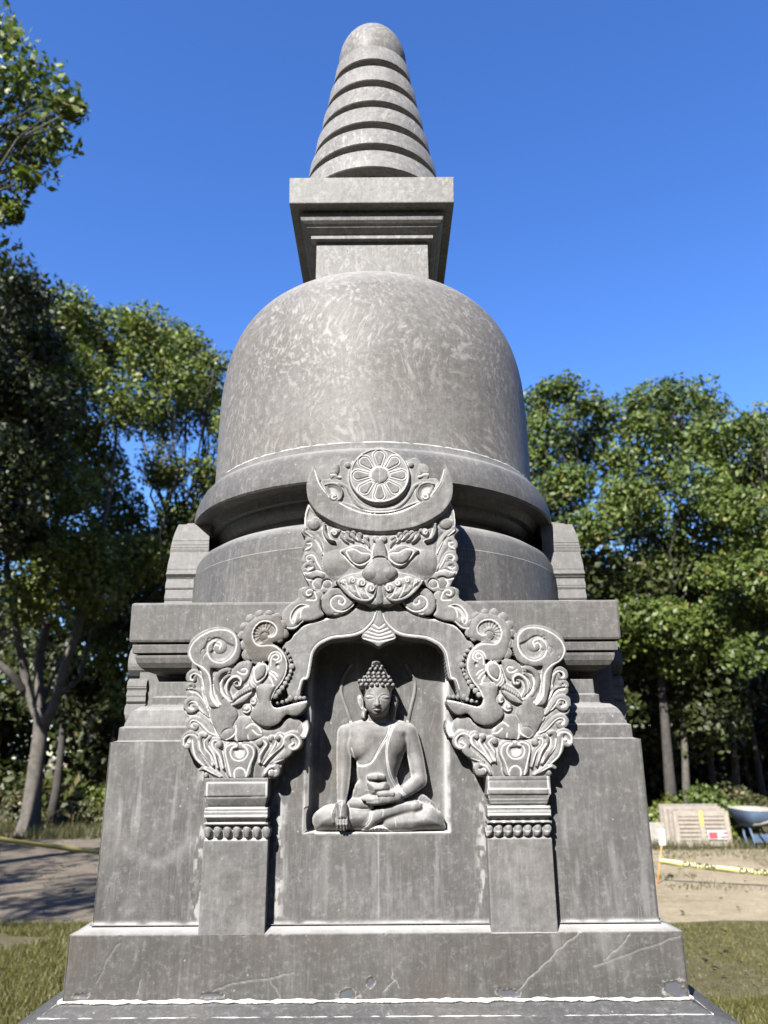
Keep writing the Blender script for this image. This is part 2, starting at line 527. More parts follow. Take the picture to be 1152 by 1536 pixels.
M = {}
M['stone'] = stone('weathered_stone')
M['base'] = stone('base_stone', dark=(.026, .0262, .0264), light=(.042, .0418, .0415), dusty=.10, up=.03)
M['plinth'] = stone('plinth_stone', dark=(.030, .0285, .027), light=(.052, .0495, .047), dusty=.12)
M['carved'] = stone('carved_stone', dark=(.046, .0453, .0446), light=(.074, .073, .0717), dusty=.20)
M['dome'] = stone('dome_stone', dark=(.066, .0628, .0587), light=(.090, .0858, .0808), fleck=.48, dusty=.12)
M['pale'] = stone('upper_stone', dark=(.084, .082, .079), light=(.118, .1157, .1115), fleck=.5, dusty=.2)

def simple(name, col, rough=.6, var=.25, scale=8.0, bump=.2, metal=0.0, col2=None):
    t = NT(name); P = t.n('ShaderNodeTexCoord').outputs['Object']
    n = t.noise(P, scale, 6, .6)
    c2 = col2 or tuple(c * (1 - var) for c in col)
    return t.bsdf(Base__Color=t.mix(t.ramp(n, (.35, 0.0), (.65, 1.0)), c2, col), Roughness=rough, Metallic=metal,
                  Normal=t.bump(t.noise(P, scale * 6, 4), bump, .01))

M['mortar'] = simple('white_mortar', (.42, .41, .395), .85, .25, 30, .5)

def leafmat(name, a, b, c, trans=.25):
    t = NT(name)
    tone = t.n('ShaderNodeAttribute', _attribute_name='tone').outputs['Fac']
    col = t.ramp(tone, (0.0, a), (.6, b), (.93, b), (1.0, c))
    t.bsdf(Base__Color=col, Roughness=.5, Specular__IOR__Level=.28)
    tr = t.n('ShaderNodeBsdfTranslucent', Color=t.mix(1.0, col, (1.0, 1.25, .55), 'MULTIPLY'))
    mx = t.n('ShaderNodeMixShader', Fac=trans)
    t.t.links.new(t.b.outputs[0], mx.inputs[1]); t.t.links.new(tr.outputs[0], mx.inputs[2])
    t.t.links.new(mx.outputs[0], t.out.inputs['Surface'])
    return t.m
M['leaf'] = leafmat('oak_leaf', (.038, .052, .010), (.090, .110, .020), (.17, .135, .035))
M['leaf2'] = leafmat('lighter_oak_leaf', (.030, .046, .010), (.066, .091, .018), (.15, .12, .035))
M['leafd'] = leafmat('painted_shade_leaf', (.012, .017, .005), (.027, .034, .008), (.055, .044, .016), .15)  # oak leaf colour darkened, painting in the shade of the wood
M['weed'] = leafmat('weed_leaf', (.026, .029, .011), (.052, .053, .02), (.13, .09, .045))
M['bark_dark'] = simple('dark_bark', (.035, .031, .027), .95, .5, 9, .9)
M['bark'] = simple('grey_bark', (.066, .058, .048), .9, .5, 9, .9)
M['grassblade'] = leafmat('grass_blade', (.040, .042, .011), (.076, .074, .020), (.17, .14, .065), .3)

def ground_mat(name, a, b, c, scale=1.0, bumps=.6, fine=60):
    t = NT(name); P = t.n('ShaderNodeTexCoord').outputs['Object']
    n1 = t.noise(P, .55 * scale, 6, .62); n2 = t.noise(P, 5 * scale, 7, .7); n3 = t.noise(P, fine, 4, .7)
    col = t.mix(t.ramp(n1, (.4, 0.0), (.6, 1.0)), a, b)
    col = t.mix(t.ramp(n2, (.45, 0.0), (.68, .8)), col, c)
    tr = t.noise(t.mapping(P, scale=(.5, 3.2, 1), rot=(0, 0, .06)), 1.0, 7, .72)
    col = t.mix(t.ramp(tr, (.50, 0.0), (.66, .55)), col, tuple(x * .62 for x in a))
    col = t.mix(t.ramp(t.noise(P, 16, 5, .75), (.52, 0.0), (.70, .7)), col, tuple(min(x * 1.35, .5) for x in c))
    col = t.mix(t.ramp(n3, (.35, .45), (.65, 0.0)), col, tuple(x * .45 for x in a))
    h = t.math('ADD', t.math('MULTIPLY', n2, 1.5), n3)
    return t.bsdf(Base__Color=col, Roughness=.95, Specular__IOR__Level=.1, Normal=t.bump(h, bumps, .05))
M['dirt'] = ground_mat('straw_covered_dirt', (.19, .155, .098), (.25, .21, .145), (.31, .27, .195), .9)
M['gravel'] = ground_mat('gravel_drive', (.145, .122, .096), (.175, .15, .12), (.21, .18, .145), 1.4, .8, 90)
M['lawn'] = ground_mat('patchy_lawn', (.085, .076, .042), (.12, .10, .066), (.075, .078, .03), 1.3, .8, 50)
M['litter'] = ground_mat('leaf_litter', (.06, .046, .028), (.09, .068, .04), (.05, .05, .02), 2)
# ------------------------------------------------------------------ the monument
stupa = empty('stone_stupa', (0, YC, 0), label='weathered grey stone stupa with bell dome and carved seated figure in its niche', cat='stupa')
ST, CV = M['stone'], M['carved']
ZP0, ZP1, ZW0, ZW1 = 1.222, 1.3310, 1.3415, 1.6765
WP, WW = .5727, .5415
DX = -.010                     # the upper stones sit a centimetre off axis
# hidden pedestal and visible base moulding
square_loft('pedestal', [(.80, -.02), (.80, .22), (.70, .30), (.66, .34), (.66, .95), (.70, 1.0), (.70, 1.06)], ST, stupa, bevel=.01)
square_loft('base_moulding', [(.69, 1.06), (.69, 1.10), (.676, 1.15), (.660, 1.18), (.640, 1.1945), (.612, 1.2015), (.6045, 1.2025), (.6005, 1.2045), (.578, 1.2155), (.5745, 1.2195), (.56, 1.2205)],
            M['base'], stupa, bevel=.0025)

def noisy_strip(name, w, z, r, mat, seed, wob=.002):
    """a hand-laid bead of mortar running round a square course"""
    b = MB(); R_ = random.Random(seed)
    for c in range(4):
        a = c * pi / 2; pts = []; rs = []
        n = 90
        for i in range(n + 1):
            x = -w + 2 * w * i / n
            y = -w + R_.uniform(-wob, wob) * .5
            pts.append((x * cos(a) - y * sin(a), x * sin(a) + y * cos(a), z + R_.uniform(-wob, wob) * .5))
            rs.append(r * R_.uniform(.3, 1.15))
        b.tube(pts, rs, 6)
    return b.build(name, mat, stupa, True)
noisy_strip('mortar_joint', .5755, 1.2215, .0042, M['mortar'], 3)
noisy_strip('lime_crust', .6013, 1.2035, .0011, M['mortar'], 5, .001)

# plinth: one carved face, laid round all four sides
def quarter_faces(make):
    o = make()
    for k in range(1, 4):
        for x in o:
            c = x.copy(); C.objects.link(c); c.parent = stupa; c.rotation_euler = (0, 0, k * pi / 2)
            for ch in list(x.children):
                d = ch.copy(); C.objects.link(d); d.parent = c

def chipline(r, seed):
    return (vnoise(r.X, r.Z * .3, .03, seed, 4) - .5)

def make_plinth():
    r = Relief(-WP, WP, ZP0, ZP1 + .0105, .002, 0, WP); r.open_sides = True
    top = ZP1
    k = np.clip((r.Z - top) / .0105, 0, 1)
    r.H = WP - k * (WP - WW)                       # weathered slope up to the wall foot
    r.X = r.X * (1 - k * (WP - WW) / WP)
    # rounded arris at the corners and at the top edge, with small chips
    e = np.clip(1 - (WP - k * (WP - WW) - np.abs(r.X)) / .005, 0, 1); r.H -= .0025 * e ** 2
    ch = np.clip(vnoise(r.X, r.Z, .012, 21, 2) - .66, 0, 1) * np.exp(-((r.Z - top) / .004) ** 2); r.H -= ch * .02
    # broken spalls along the foot
    for (u, v, ru, rv) in ((520, 1493, 13, 8), (120, 1494, 11, 4), (1015, 1486, 18, 12), (760, 1490, 15, 6), (316, 1493, 14, 3.5), (556, 1473, 5, 6)):
        c = on_plane(u, v, YC - WP); q = np.hypot((r.X - c[0]) / (ru * .00125), (r.Z - c[2]) / (rv * .00125)) + (vnoise(r.X, r.Z, .012, 5) - .5) * 1.3
        m = np.clip(1.15 - q, 0, 1) * 3; m = np.clip(m, 0, 1)
        r.H -= m * .0022; r.S = np.maximum(r.S, m * 1.9); r.D = np.maximum(r.D, np.exp(-((q - 1.14) / .06) ** 2) * .4)
    # hair cracks
    def crack(pts, dust, wd=.0009):
        p = np.array([on_plane(u, v, YC - WP)[[0, 2]] for u, v in pts])
        out = [p[0]]; R_ = np.random.default_rng(len(pts) + int(pts[0][0]))
        for a, b in zip(p[:-1], p[1:]):
            for t in (.25, .5, .75, 1): out.append(a + (b - a) * t + (R_.normal(0, .0012, 2) if t < 1 else 0))
        sl = r.win(np.array(out), .006); d, _, _ = r.segdist(sl, np.array(out), False)
        g = np.exp(-(d / wd) ** 2); r.H[sl] -= .0012 * g; r.D[sl] = np.maximum(r.D[sl], dust * .48 * g)
    crack([(775, 1489), (800, 1462), (825, 1440), (836, 1424), (860, 1408), (872, 1398)], .75)
    crack([(318, 1488), (340, 1478), (390, 1470), (440, 1460)], .5)
    crack([(575, 1488), (592, 1470), (588, 1452)], .6); crack([(592, 1470), (600, 1482)], .55)
    crack([(405, 1470), (415, 1485), (420, 1496)], .45); crack([(890, 1450), (960, 1424), (1020, 1405)], .4, .001)
    crack([(945, 1400), (925, 1425), (905, 1440)], .55); crack([(145, 1475), (160, 1440), (180, 1415)], .3, .001)
    crack([(205, 1492), (212, 1470)], .5)
    # lime runs and stains
    s = vnoise(r.X, r.Z * .25, .05, 31, 4); r.D = np.maximum(r.D, np.clip((s - .66) * 1.0, 0, .10) * np.clip((r.Z - ZP0) / .06, .2, 1))
    st = vnoise(r.X, r.Z, .13, 33, 4); r.S = np.maximum(r.S, np.clip((st - .52) * 2.0, 0, .45))
    r.D = np.maximum(r.D, k * .5)
    r.H += (vnoise(r.X, r.Z, .02, 41) - .5) * .0012
    return [r.build({0: 'plinth_face'}, M['plinth'], stupa, back=-(WP - .02))[0]]
def _mk():
    return make_plinth()
quarter_faces(_mk)

# wall with the niche
BAY, ZB = .385, 1.8795
NB = .055                                          # niche depth behind the wall face
def make_wall(niche=True):
    r = Relief(-WW, WW, ZW0, ZB, .0018, WW, WW); r.open_sides = True
    m = (r.Z < ZW1) | (np.abs(r.X) < BAY)
    r.H = np.where(m, 0.0, ABSENT)
    e = np.clip(1 - (WW - np.abs(r.X)) / .004, 0, 1); r.H -= np.where(m, .002 * e ** 2, 0)
    r.S = np.clip((vnoise(r.X, r.Z, .16, 51, 4) - .56) * 1.6, 0, .4)
    d = vnoise(r.X * 1.0, r.Z * .12, .018, 53, 4); r.D = np.clip((d - .64) * 1.0, 0, .12) * (.4 + vnoise(r.X, r.Z, .08, 54))
    r.D = np.maximum(r.D, np.exp(-((r.Z - ZW0) / .0045) ** 2) * .9 * np.clip(vnoise(r.X, r.Z, .02, 55) * 1.6 - .2, 0, 1))
    # faint ring left by a wreath on the left panel
    c = on_plane(235, 1235, YC - WW); q = np.hypot(r.X - c[0], r.Z - c[2])
    r.D = np.maximum(r.D, np.exp(-((q - .072) / .012) ** 2) * np.clip((c[2] - r.Z) / .06 + .15, 0, 1) * .13 * vnoise(r.X, r.Z, .02, 56, 5) * 1.3)
    # mason's centre line under the niche
    r.D = np.maximum(r.D, np.where((r.Z < 1.51), np.exp(-((r.X - .0055) / .0016) ** 2), 0) * .35 * vnoise(r.X, r.Z, .04, 57))
    # lime smears beside the pilasters
    for xs in (-.345, -.19, .21):
        r.D = np.maximum(r.D, np.exp(-((r.X - xs) / .012) ** 2) * np.clip(vnoise(r.X, r.Z * .35, .007, 58, 4) * 4.0 - 2.1, 0, .42))
    if niche:
        w = r.tr('P', [(456, 1249), (462, 1100), (464, 1030), (466, 955), (668, 955), (671, 1030), (674, 1247)], True, 1)
        sl = r.win(w, .004); dd, ins, _ = r.segdist(sl, w, True)
        r.H[sl] -= np.where(ins, NB, 0)
        r.D[sl] = np.maximum(r.D[sl], np.where(ins, np.exp(-(dd / .006) ** 2) * .6, np.exp(-(dd / .0035) ** 2) * .75 * np.clip(vnoise(r.X[sl], r.Z[sl], .02, 60) * 2 - .3, 0, 1)))
    r.H = np.where(r.H > -1, r.H + (vnoise(r.X, r.Z, .03, 61) - .5) * .0012, r.H)
    return r.build({0: 'body_wall'}, ST, stupa, back=.10)
wall = make_wall()[0]
side_walls = []
for k in (1, 2, 3):
    c = wall.copy(); C.objects.link(c); c.parent = stupa; c.rotation_euler = (0, 0, k * pi / 2)

# corner mouldings between wall and cornice, and the cornice slab
square_loft('shoulder_moulding', [(.5415, 1.6755), (.5300, 1.6785), (.5292, 1.7045), (.5220, 1.7075), (.5200, 1.7170), (.5160, 1.7290), (.5090, 1.7400), (.4985, 1.7485), (.4830, 1.7510),
                      (.4812, 1.7535), (.4812, 1.7690), (.4740, 1.7712), (.4730, 1.8020), (.455, 1.8040)], ST, stupa, bevel=.0015, gap=BAY - .004)

square_loft('cornice_moulding', [(.455, 1.8040), (.452, 1.8190), (.4800, 1.8196), (.4930, 1.8225), (.5040, 1.8290), (.5110, 1.8390), (.5140, 1.8490), (.5140, 1.8545), (.5080, 1.8560),
                      (.5080, 1.8580), (.5195, 1.8585), (.5205, 1.8760), (.5120, 1.8775), (.5120, 1.8800)], ST, stupa, bevel=.0015, gap=BAY - .004)

square_loft('cornice_slab', [(.46, 1.8795), (.5275, 1.8797), (.5288, 1.9660), (.2, 1.9668)], ST, stupa, bevel=.006)

# drum, bell rim, dome
lathe('drum', [(.40, 1.966), (.5125, 1.966), (.5120, 2.03), (.5112, 2.098), (.5085, 2.1005), (.5050, 2.1300), (.4930, 2.1520), (.4700, 2.1670), (.44, 2.172), (.40, 2.174)], ST, stupa, 192, DX * .6)
lathe('drum_neck', [(.415, 2.170), (.415, 2.200), (.428, 2.2005), (.440, 2.2100), (.446, 2.2220), (.446, 2.2300), (.462, 2.2310), (.466, 2.2440), (.474, 2.2520), (.49, 2.2530)], ST, stupa, 192, DX)
lathe('bell_rim', [(.45, 2.252), (.5085, 2.2515), (.5128, 2.2560), (.5132, 2.2720), (.5105, 2.2900), (.5040, 2.3110), (.4945, 2.3300), (.4860, 2.3400), (.4790, 2.3430), (.4750, 2.3460), (.4710, 2.3600), (.4668, 2.3645), (.455, 2.366)], ST, stupa, 224, DX)
dp = [(.4640, 2.362), (.4636, 2.40), (.4633, 2.45)]
for i in range(0, 41):
    th = i / 40 * pi / 2
    dp.append((.463 * cos(th) ** (2 / 3.4) if i < 40 else .001, 2.5 + .490 * sin(th) ** (2 / 3.4)))
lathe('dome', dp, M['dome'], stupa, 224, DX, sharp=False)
b = MB(); R_ = random.Random(4); pts = []; rs = []
for i in range(241):
    a = 2 * pi * i / 240
    pts.append((DX + .4655 * cos(a), .4655 * sin(a), 2.3645 + R_.uniform(-.0008, .0008))); rs.append(.0019 * R_.uniform(.3, 1.25))
b.tube(pts, rs, 5, False); b.build('mortar_joint', M['mortar'], stupa, True)

# square neck and cap above the dome
PA = M['pale']
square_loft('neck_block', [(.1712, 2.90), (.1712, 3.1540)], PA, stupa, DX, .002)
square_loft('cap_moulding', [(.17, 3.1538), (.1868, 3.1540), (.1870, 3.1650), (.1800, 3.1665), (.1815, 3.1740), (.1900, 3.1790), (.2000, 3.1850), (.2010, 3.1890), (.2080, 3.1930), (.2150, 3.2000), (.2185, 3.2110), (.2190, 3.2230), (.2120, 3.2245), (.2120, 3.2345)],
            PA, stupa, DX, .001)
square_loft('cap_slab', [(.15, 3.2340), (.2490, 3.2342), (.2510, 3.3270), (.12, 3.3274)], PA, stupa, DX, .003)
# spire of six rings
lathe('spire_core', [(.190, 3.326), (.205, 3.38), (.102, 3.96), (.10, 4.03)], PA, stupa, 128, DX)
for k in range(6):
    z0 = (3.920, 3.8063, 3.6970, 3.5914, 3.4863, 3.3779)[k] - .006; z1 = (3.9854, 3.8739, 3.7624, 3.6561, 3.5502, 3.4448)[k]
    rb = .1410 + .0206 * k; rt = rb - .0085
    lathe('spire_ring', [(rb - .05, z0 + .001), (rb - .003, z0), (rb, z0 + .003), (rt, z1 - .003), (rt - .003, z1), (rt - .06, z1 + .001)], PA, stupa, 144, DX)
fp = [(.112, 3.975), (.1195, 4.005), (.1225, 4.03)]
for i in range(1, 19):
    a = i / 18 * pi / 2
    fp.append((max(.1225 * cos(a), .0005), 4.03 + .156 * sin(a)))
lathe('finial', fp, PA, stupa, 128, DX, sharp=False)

# ------------------------------------------------------------------ carved doorway front
torana = []
# pilaster: shaft, moulded block and bead row in one relief (frame C1), mirrored to the other side
MXC = .0045
def make_pilaster(mir):
    r = Relief(-.40, -.15, ZP1 - .002, 1.620, .00125, WW, WP + .002, MXC); r.mirrored = False
    X, Z = r.X, r.Z
    def zz(v): return on_plane(350, 1150 + v / 8.8615, YC - WP)[2]
    def xx(u, v): return on_plane(290 + u / 8.8615, 1150 + v / 8.8615, YC - WP)[0]
    zs = {k: zz(k) for k in (150, 200, 390, 400, 535, 542, 582, 590, 640, 652, 685, 690, 732, 738, 780, 785, 960, 972)}
    xl0, xr0 = xx(135, 972), xx(990, 972)
    r.H[:] = ABSENT
    def band(z_lo, z_hi, xl, xr, h, rnd=.003):
        m = (Z >= z_lo) & (Z < z_hi) & (X >= xl) & (X <= xr)
        zc = (z_lo + z_hi) / 2; hz = (z_hi - z_lo) / 2
        t = np.clip((hz - np.abs(Z - zc)) / rnd, 0, 1); s_ = np.clip(np.minimum(X - xl, xr - X) / rnd, 0, 1)
        k = 1 - np.sqrt(1 - (1 - np.minimum(t, s_)) ** 2 * .999)
        r.H[m] = (h - rnd * k)[m]
    d0 = WP - WW
    m = (Z < zs[972]) & (X >= xl0) & (X <= xr0); r.H[m] = d0
    band(ZP1 - .01, zs[972], xl0, xr0, d0 + .0004, .0012)
    band(zs[972] - .0005, zs[780], xx(150, 870), xx(990, 870), d0 - .006, .0015)
    band(zs[780], zs[738], xx(140, 760), xx(1003, 760), d0 + .008)
    band(zs[738], zs[690], xx(165, 710), xx(970, 710), d0 - .002, .001)
    band(zs[690], zs[640] + .0004, xx(150, 660), xx(1000, 660), d0 + .010, .003)
    band(zs[640], zs[590], xx(153, 615), xx(998, 615), d0 + .009, .001)
    band(zs[590] , zs[542], xx(160, 560), xx(1003, 560), d0 + .010, .003)
    # tapered bell
    q = np.clip((Z - zs[535]) / (zs[400] - zs[535]), 0, 1)
    m = (Z >= zs[542] - .0005) & (Z < zs[400]) & (X >= xx(200, 535) * (1 - q) + xx(172, 400) * q) & (X <= xx(955, 535) * (1 - q) + xx(995, 400) * q)
    r.H[m] = (d0 + .001 + .012 * q ** .7)[m]
    band(zs[400], zs[150] + .001, xx(160, 300), xx(1010, 300), d0 + .016, .002)
    # bead row
    for i in range(7):
        cx = 135 + (990 - 135) * (i + .42) / 6.6
        r.P('C1', [(cx + x, 868 + y) for x, y in ((-56, -15), (-44, -58), (-4, -80), (42, -58), (57, -15), (48, 35), (34, 82), (0, 92), (-22, 80), (-46, 35))], d0 + .0075, .011, .013)
        r.G('C1', [(cx + x, 868 + y) for x, y in ((-58, 20), (-60, -20), (-46, -62), (-4, -86), (44, -62), (61, -15))], .0011, .0015, .75)
    r.G('C1', [(200, 205), (980, 202), (978, 388), (192, 402), (200, 205)], .0012, .002, .95, n=1)
    for v in (538, 588, 648, 738, 968):
        r.G('C1', [(150, v), (990, v - 6)], .0013, .0012, .8, n=1)
    r.G('C1', [(165, 400), (990, 396)], .0012, .0015, .6, n=1)
    r.S = np.maximum(r.S, np.clip((vnoise(X, Z, .1, 71, 4) - .5) * 1.8, 0, .4) * (Z < zs[972]))
    
    r.finish(.0004, .6, .0035, 75, base=0.0, haze=.2)
    if mir:
        r.X = 2 * MXC - r.X[:, ::-1] ; r.H = r.H[:, ::-1]; r.D = np.roll(r.D[:, ::-1], 9, 0); r.S = r.S[:, ::-1]; r.L = r.L[:, ::-1]
        r.x = r.X[0]
    return r.build({0: 'pilaster'}, CV, stupa, back=.03)[0]
torana += [make_pilaster(False), make_pilaster(True)]

# arch plate with its scrolls and the hanging tongue
def make_arch():
    r = Relief(-.20, .215, 1.66, 2.0, .001, WW, .578)
    h0 = .036
    xm = 588                                     # centre line in frame R4
    half_out = [(585, 178), (480, 176), (430, 210), (330, 250), (230, 276), (140, 306), (90, 352), (60, 396), (30, 410), (10, 470), (20, 600), (60, 760), (112, 760), (118, 690), (136, 630), (160, 625), (171, 600),
                (186, 505), (198, 465), (225, 428), (260, 405), (310, 384), (380, 376), (440, 368), (490, 350), (530, 318), (560, 280), (578, 230), (585, 178)]
    lab = 0
    for sgn in (0, 1):
        f = lambda p: [((2 * xm - x) if sgn else x, y) for x, y in p]
        r.label = 0
        r.P('R4', f(half_out), h0, .004, .003, n=3)
        bead = [(112, 735), (119, 690), (137, 632), (161, 627), (172, 600), (188, 505), (200, 467), (227, 431), (262, 408), (312, 387), (380, 379), (440, 371), (490, 353), (530, 321), (560, 283), (577, 235), (583, 190)]
        r.SK('R4', f(bead), 8, h0 + .004, .005, n=3, keep=True)
        off = [(x - (9 if y > 600 else 7), y - (3 if y > 600 else 11)) for x, y in bead[1:-1]]
        r.G('R4', f(off), .0012, .0022, .85, n=3)
        r.G('R4', f([(60, 392), (95, 350), (145, 308), (232, 280), (330, 256), (430, 216), (478, 182)]), .0018, .003, .9)
        # scrolls above the arch
        r.label = 1 + 2 * sgn
        r.P('R4', f([(262, 130), (300, 95), (345, 92), (380, 108), (415, 140), (445, 165), (440, 195), (400, 230), (340, 252), (280, 250), (250, 210), (248, 165)]), h0 + .014, .009, .010, keep=True)
        r.P('R4', f([(110, 140), (112, 100), (150, 82), (190, 90), (206, 108), (240, 108), (262, 128), (246, 165), (246, 215), (262, 252), (205, 282), (140, 292), (92, 335), (40, 332), (12, 290), (14, 240), (45, 195), (100, 155)]), h0 + .010, .008, .009, keep=True)
        r.DC('R4', (168 if not sgn else 2 * xm - 168, 115), 34, h0 + .016, .008, keep=True)
        r.G('R4', f([(160, 160), (215, 158), (205, 115), (180, 100), (160, 112), (165, 132), (185, 128)]), .0014, .003)
        r.HOLLOW('R4', f([(65, 290), (68, 245), (95, 205), (130, 188), (165, 195), (150, 205), (125, 225), (105, 260), (90, 290), (78, 302)]), .007, .004, .35)
        r.G('R4', f([(95, 275), (85, 300), (65, 285), (66, 245), (95, 203), (130, 186), (172, 196), (140, 205), (125, 232), (122, 262)]), .0012, .0022, .95)
        r.DC('R4', (95 if not sgn else 2 * xm - 95, 285), 22, h0 + .013, .006, keep=True)
        r.G('R4', f([(455, 165), (420, 205), (375, 228), (330, 220), (303, 190), (308, 155), (340, 135), (370, 140), (388, 165), (375, 188), (352, 180), (350, 163)]), .0016, .004)
        r.G('R4', f([(466, 172), (430, 215), (380, 240), (325, 244)]), .0014, .003)
        r.G('R4', f([(246, 165), (244, 215), (262, 250)]), .0016, .004, .4)
        r.G('R4', f([(20, 290), (45, 322), (90, 322), (135, 285)]), .0014, .003, .7)
    r.label = 2
    tongue = [(588, 205), (576, 240), (560, 285), (532, 322), (500, 352), (484, 384), (520, 402), (560, 420), (588, 436), (616, 420), (656, 402), (692, 384), (676, 352), (644, 322), (616, 285), (600, 240)]
    r.P('R4', tongue, h0 + .004, .010, .007, n=3)
    for k, (y, hw) in enumerate(((300, 32), (322, 52), (342, 68), (362, 82), (382, 92))):
        r.G('R4', [(588 - hw, y + 2), (588 - hw * .5, y + 14), (588, y + 22), (588 + hw * .5, y + 14), (588 + hw, y + 2)], .0016, .0035, .8)
    r.S = np.clip((vnoise(r.X, r.Z, .08, 81, 4) - .55) * 1.6, 0, .35)
    r.finish(.0004, .7, .003, 83, comp=(.036, .75), haze=.2)
    r.main = 0
    return r.build({0: 'arch', 1: 'arch_scroll', 3: 'arch_scroll', 2: 'arch_pendant'}, CV, stupa, back=.02)['main']
torana.append(make_arch())

# sea-monster heads on leaf capitals (left one traced, the right one mirrored)
def make_makara(mir):
    r = Relief(-.385, -.105, 1.585, 1.945, .00095, WW, .592)
    LC, LB, LH, LE = 0, 1, 2, 3            # capital, plume body, head, eye
    # collar clouds behind
    r.label = LB
    r.P('P', [(292, 1015), (285, 1030), (283, 1055), (280, 1065), (283, 1085), (287, 1095), (300, 1105), (345, 1110), (395, 1110), (440, 1098), (448, 1083), (425, 1092), (400, 1088), (385, 1060), (392, 1040), (400, 1008), (385, 1000), (360, 995), (340, 1000), (320, 1003), (305, 1000)], .044, .006, .006)
    r.P('A4', [(380, 620), (540, 590), (660, 540), (720, 470), (800, 432), (900, 452), (990, 515), (1005, 560), (950, 650), (800, 670), (700, 700), (600, 720), (430, 730)], .046, .020, .012)
    r.P('A4', [(985, 520), (1065, 480), (1088, 590), (1040, 730), (980, 750), (915, 650)], .050, .010, .008)
    for d in (0, 38, 76, 114):
        r.G('A4', [(985 + d * .55, 540 - d * .3), (1000 + d * .5, 620 - d * .1), (960 + d * .55, 700 + d * .1)], .0012, .003, .9)
    r.P('A4', [(-10, 560), (60, 450), (130, 425), (230, 440), (265, 515), (330, 560), (405, 640), (405, 720), (300, 790), (200, 770), (100, 780), (0, 770)], .052, .016, .012)
    r.G('A4', [(175, 585), (250, 530), (330, 560), (390, 650)], .0015, .003, .8); r.G('A4', [(195, 690), (205, 780)], .0015, .003, .8)
    r.G('A4', [(265, 620), (330, 680), (400, 690)], .0013, .0025, .9); r.G('A4', [(30, 600), (20, 700), (40, 770)], .0015, .003, .8)
    # small curls down the back
    r.SK('A1', [(430, 1430), (380, 1250), (345, 1060), (305, 965), (235, 930), (172, 965), (158, 1030), (190, 1065), (240, 1050), (250, 1010)], [22, 34, 40, 42, 45, 45, 42, 36, 32, 26], .052, .010)
    r.SK('A1', [(430, 1440), (375, 1310), (285, 1225), (190, 1200), (140, 1160), (165, 1115), (215, 1115), (232, 1145)], [20, 40, 50, 45, 40, 34, 30, 26], .050, .010)
    r.P('A3', [(130, 40), (260, 50), (330, 110), (370, 200), (440, 330), (470, 470), (400, 420), (300, 300), (220, 190), (150, 150), (110, 110)], .046, .008, .008)
    r.SK('A3', [(480, 480), (400, 400), (330, 290), (270, 210), (190, 185), (125, 225), (115, 300), (175, 345), (250, 335), (272, 290), (235, 265)], [20, 38, 44, 44, 46, 46, 44, 40, 36, 32, 26], .053, .011)
    r.P('A3', [(300, 340), (420, 430), (500, 500), (560, 700), (450, 640), (350, 530), (270, 450), (180, 440), (110, 420), (80, 340), (100, 320), (150, 400), (230, 390)], .044, .010, .010)
    r.SK('A3', [(575, 715), (450, 640), (350, 530), (275, 470), (195, 465), (150, 515), (165, 580), (240, 605), (275, 575), (240, 550)], [18, 36, 42, 42, 42, 42, 38, 34, 30, 24], .051, .010)
    for c, f_, p in ((0, 'A1', [(455, 1430), (395, 1260), (362, 1060), (320, 985), (250, 948), (190, 975), (182, 1030), (215, 1050)]),
                  (0, 'A3', [(465, 455), (390, 400), (310, 290), (260, 215), (195, 210), (155, 245), (165, 300), (220, 320)]), (0, 'A3', [(540, 690), (440, 640), (335, 530), (260, 480), (200, 480), (175, 520), (205, 570)]),
                  (0, 'A1', [(420, 1430), (350, 1320), (265, 1235), (180, 1215), (150, 1170)])):
        r.G(f_, p, .0012, .003, .95)
    # plume body
    r.P('A3', [(455, 480), (480, 330), (440, 100), (390, -20), (480, -40), (620, -60), (700, 60), (780, 200), (850, 330), (865, 430), (800, 560), (830, 640), (800, 730), (720, 770), (640, 760), (590, 710), (530, 590)], .056, .022, .014)
    r.DC('A3', (740, 680), 100, .056, .012, rz=80)
    for p in ([(385, 0), (400, 150), (470, 300)], [(350, 0), (365, 120), (435, 335)], [(480, -20), (495, 150), (585, 285)], [(620, -10), (645, 95), (775, 215)], [(305, 280), (400, 400), (475, 475), (540, 640), (595, 725)], [(840, 560), (830, 660), (760, 730), (690, 760)], [(560, 120), (590, 210), (625, 245)]):
        r.G('A3', p, .0013, .003, .95)
    # great tail scroll
    r.P('A1', [(470, 1440), (395, 1230), (370, 1060), (330, 900), (230, 820), (160, 730), (150, 620), (200, 480), (320, 370), (480, 303), (640, 283), (780, 318), (872, 410), (918, 540), (912, 680), (850, 800), (740, 870), (600, 897), (500, 885), (488, 960), (502, 1080), (520, 1220), (565, 1330), (620, 1440)], .064, .010, .011)
    r.HOLLOW('A1', [(395, 560), (430, 480), (520, 440), (570, 425), (640, 440), (710, 490), (800, 530), (840, 560), (820, 650), (750, 735), (660, 785), (560, 780), (490, 730), (450, 640), (455, 570), (520, 500), (590, 500), (620, 560), (560, 560), (420, 700), (380, 760), (350, 650)], .009, .006, .10)
    r.DC('A1', (620, 575), 98, .064, .014)
    r.G('A1', [(600, 1440), (500, 1280), (478, 1080), (450, 960), (370, 870), (250, 800), (190, 700), (190, 610), (250, 500), (360, 410), (500, 345), (640, 325), (760, 350), (838, 430), (855, 540), (830, 650), (760, 740), (660, 797), (560, 792), (480, 740), (440, 650), (450, 560), (510, 497), (585, 490), (635, 535), (612, 600)], .0013, .0032, 1.0)
    r.G('A1', [(540, 650), (520, 600), (555, 545), (610, 560)], .0012, .003, .9)
    r.DC('A1', (378, 655), 34, .062, .006, rz=52); r.DC('A1', (470, 470), 26, .062, .006)
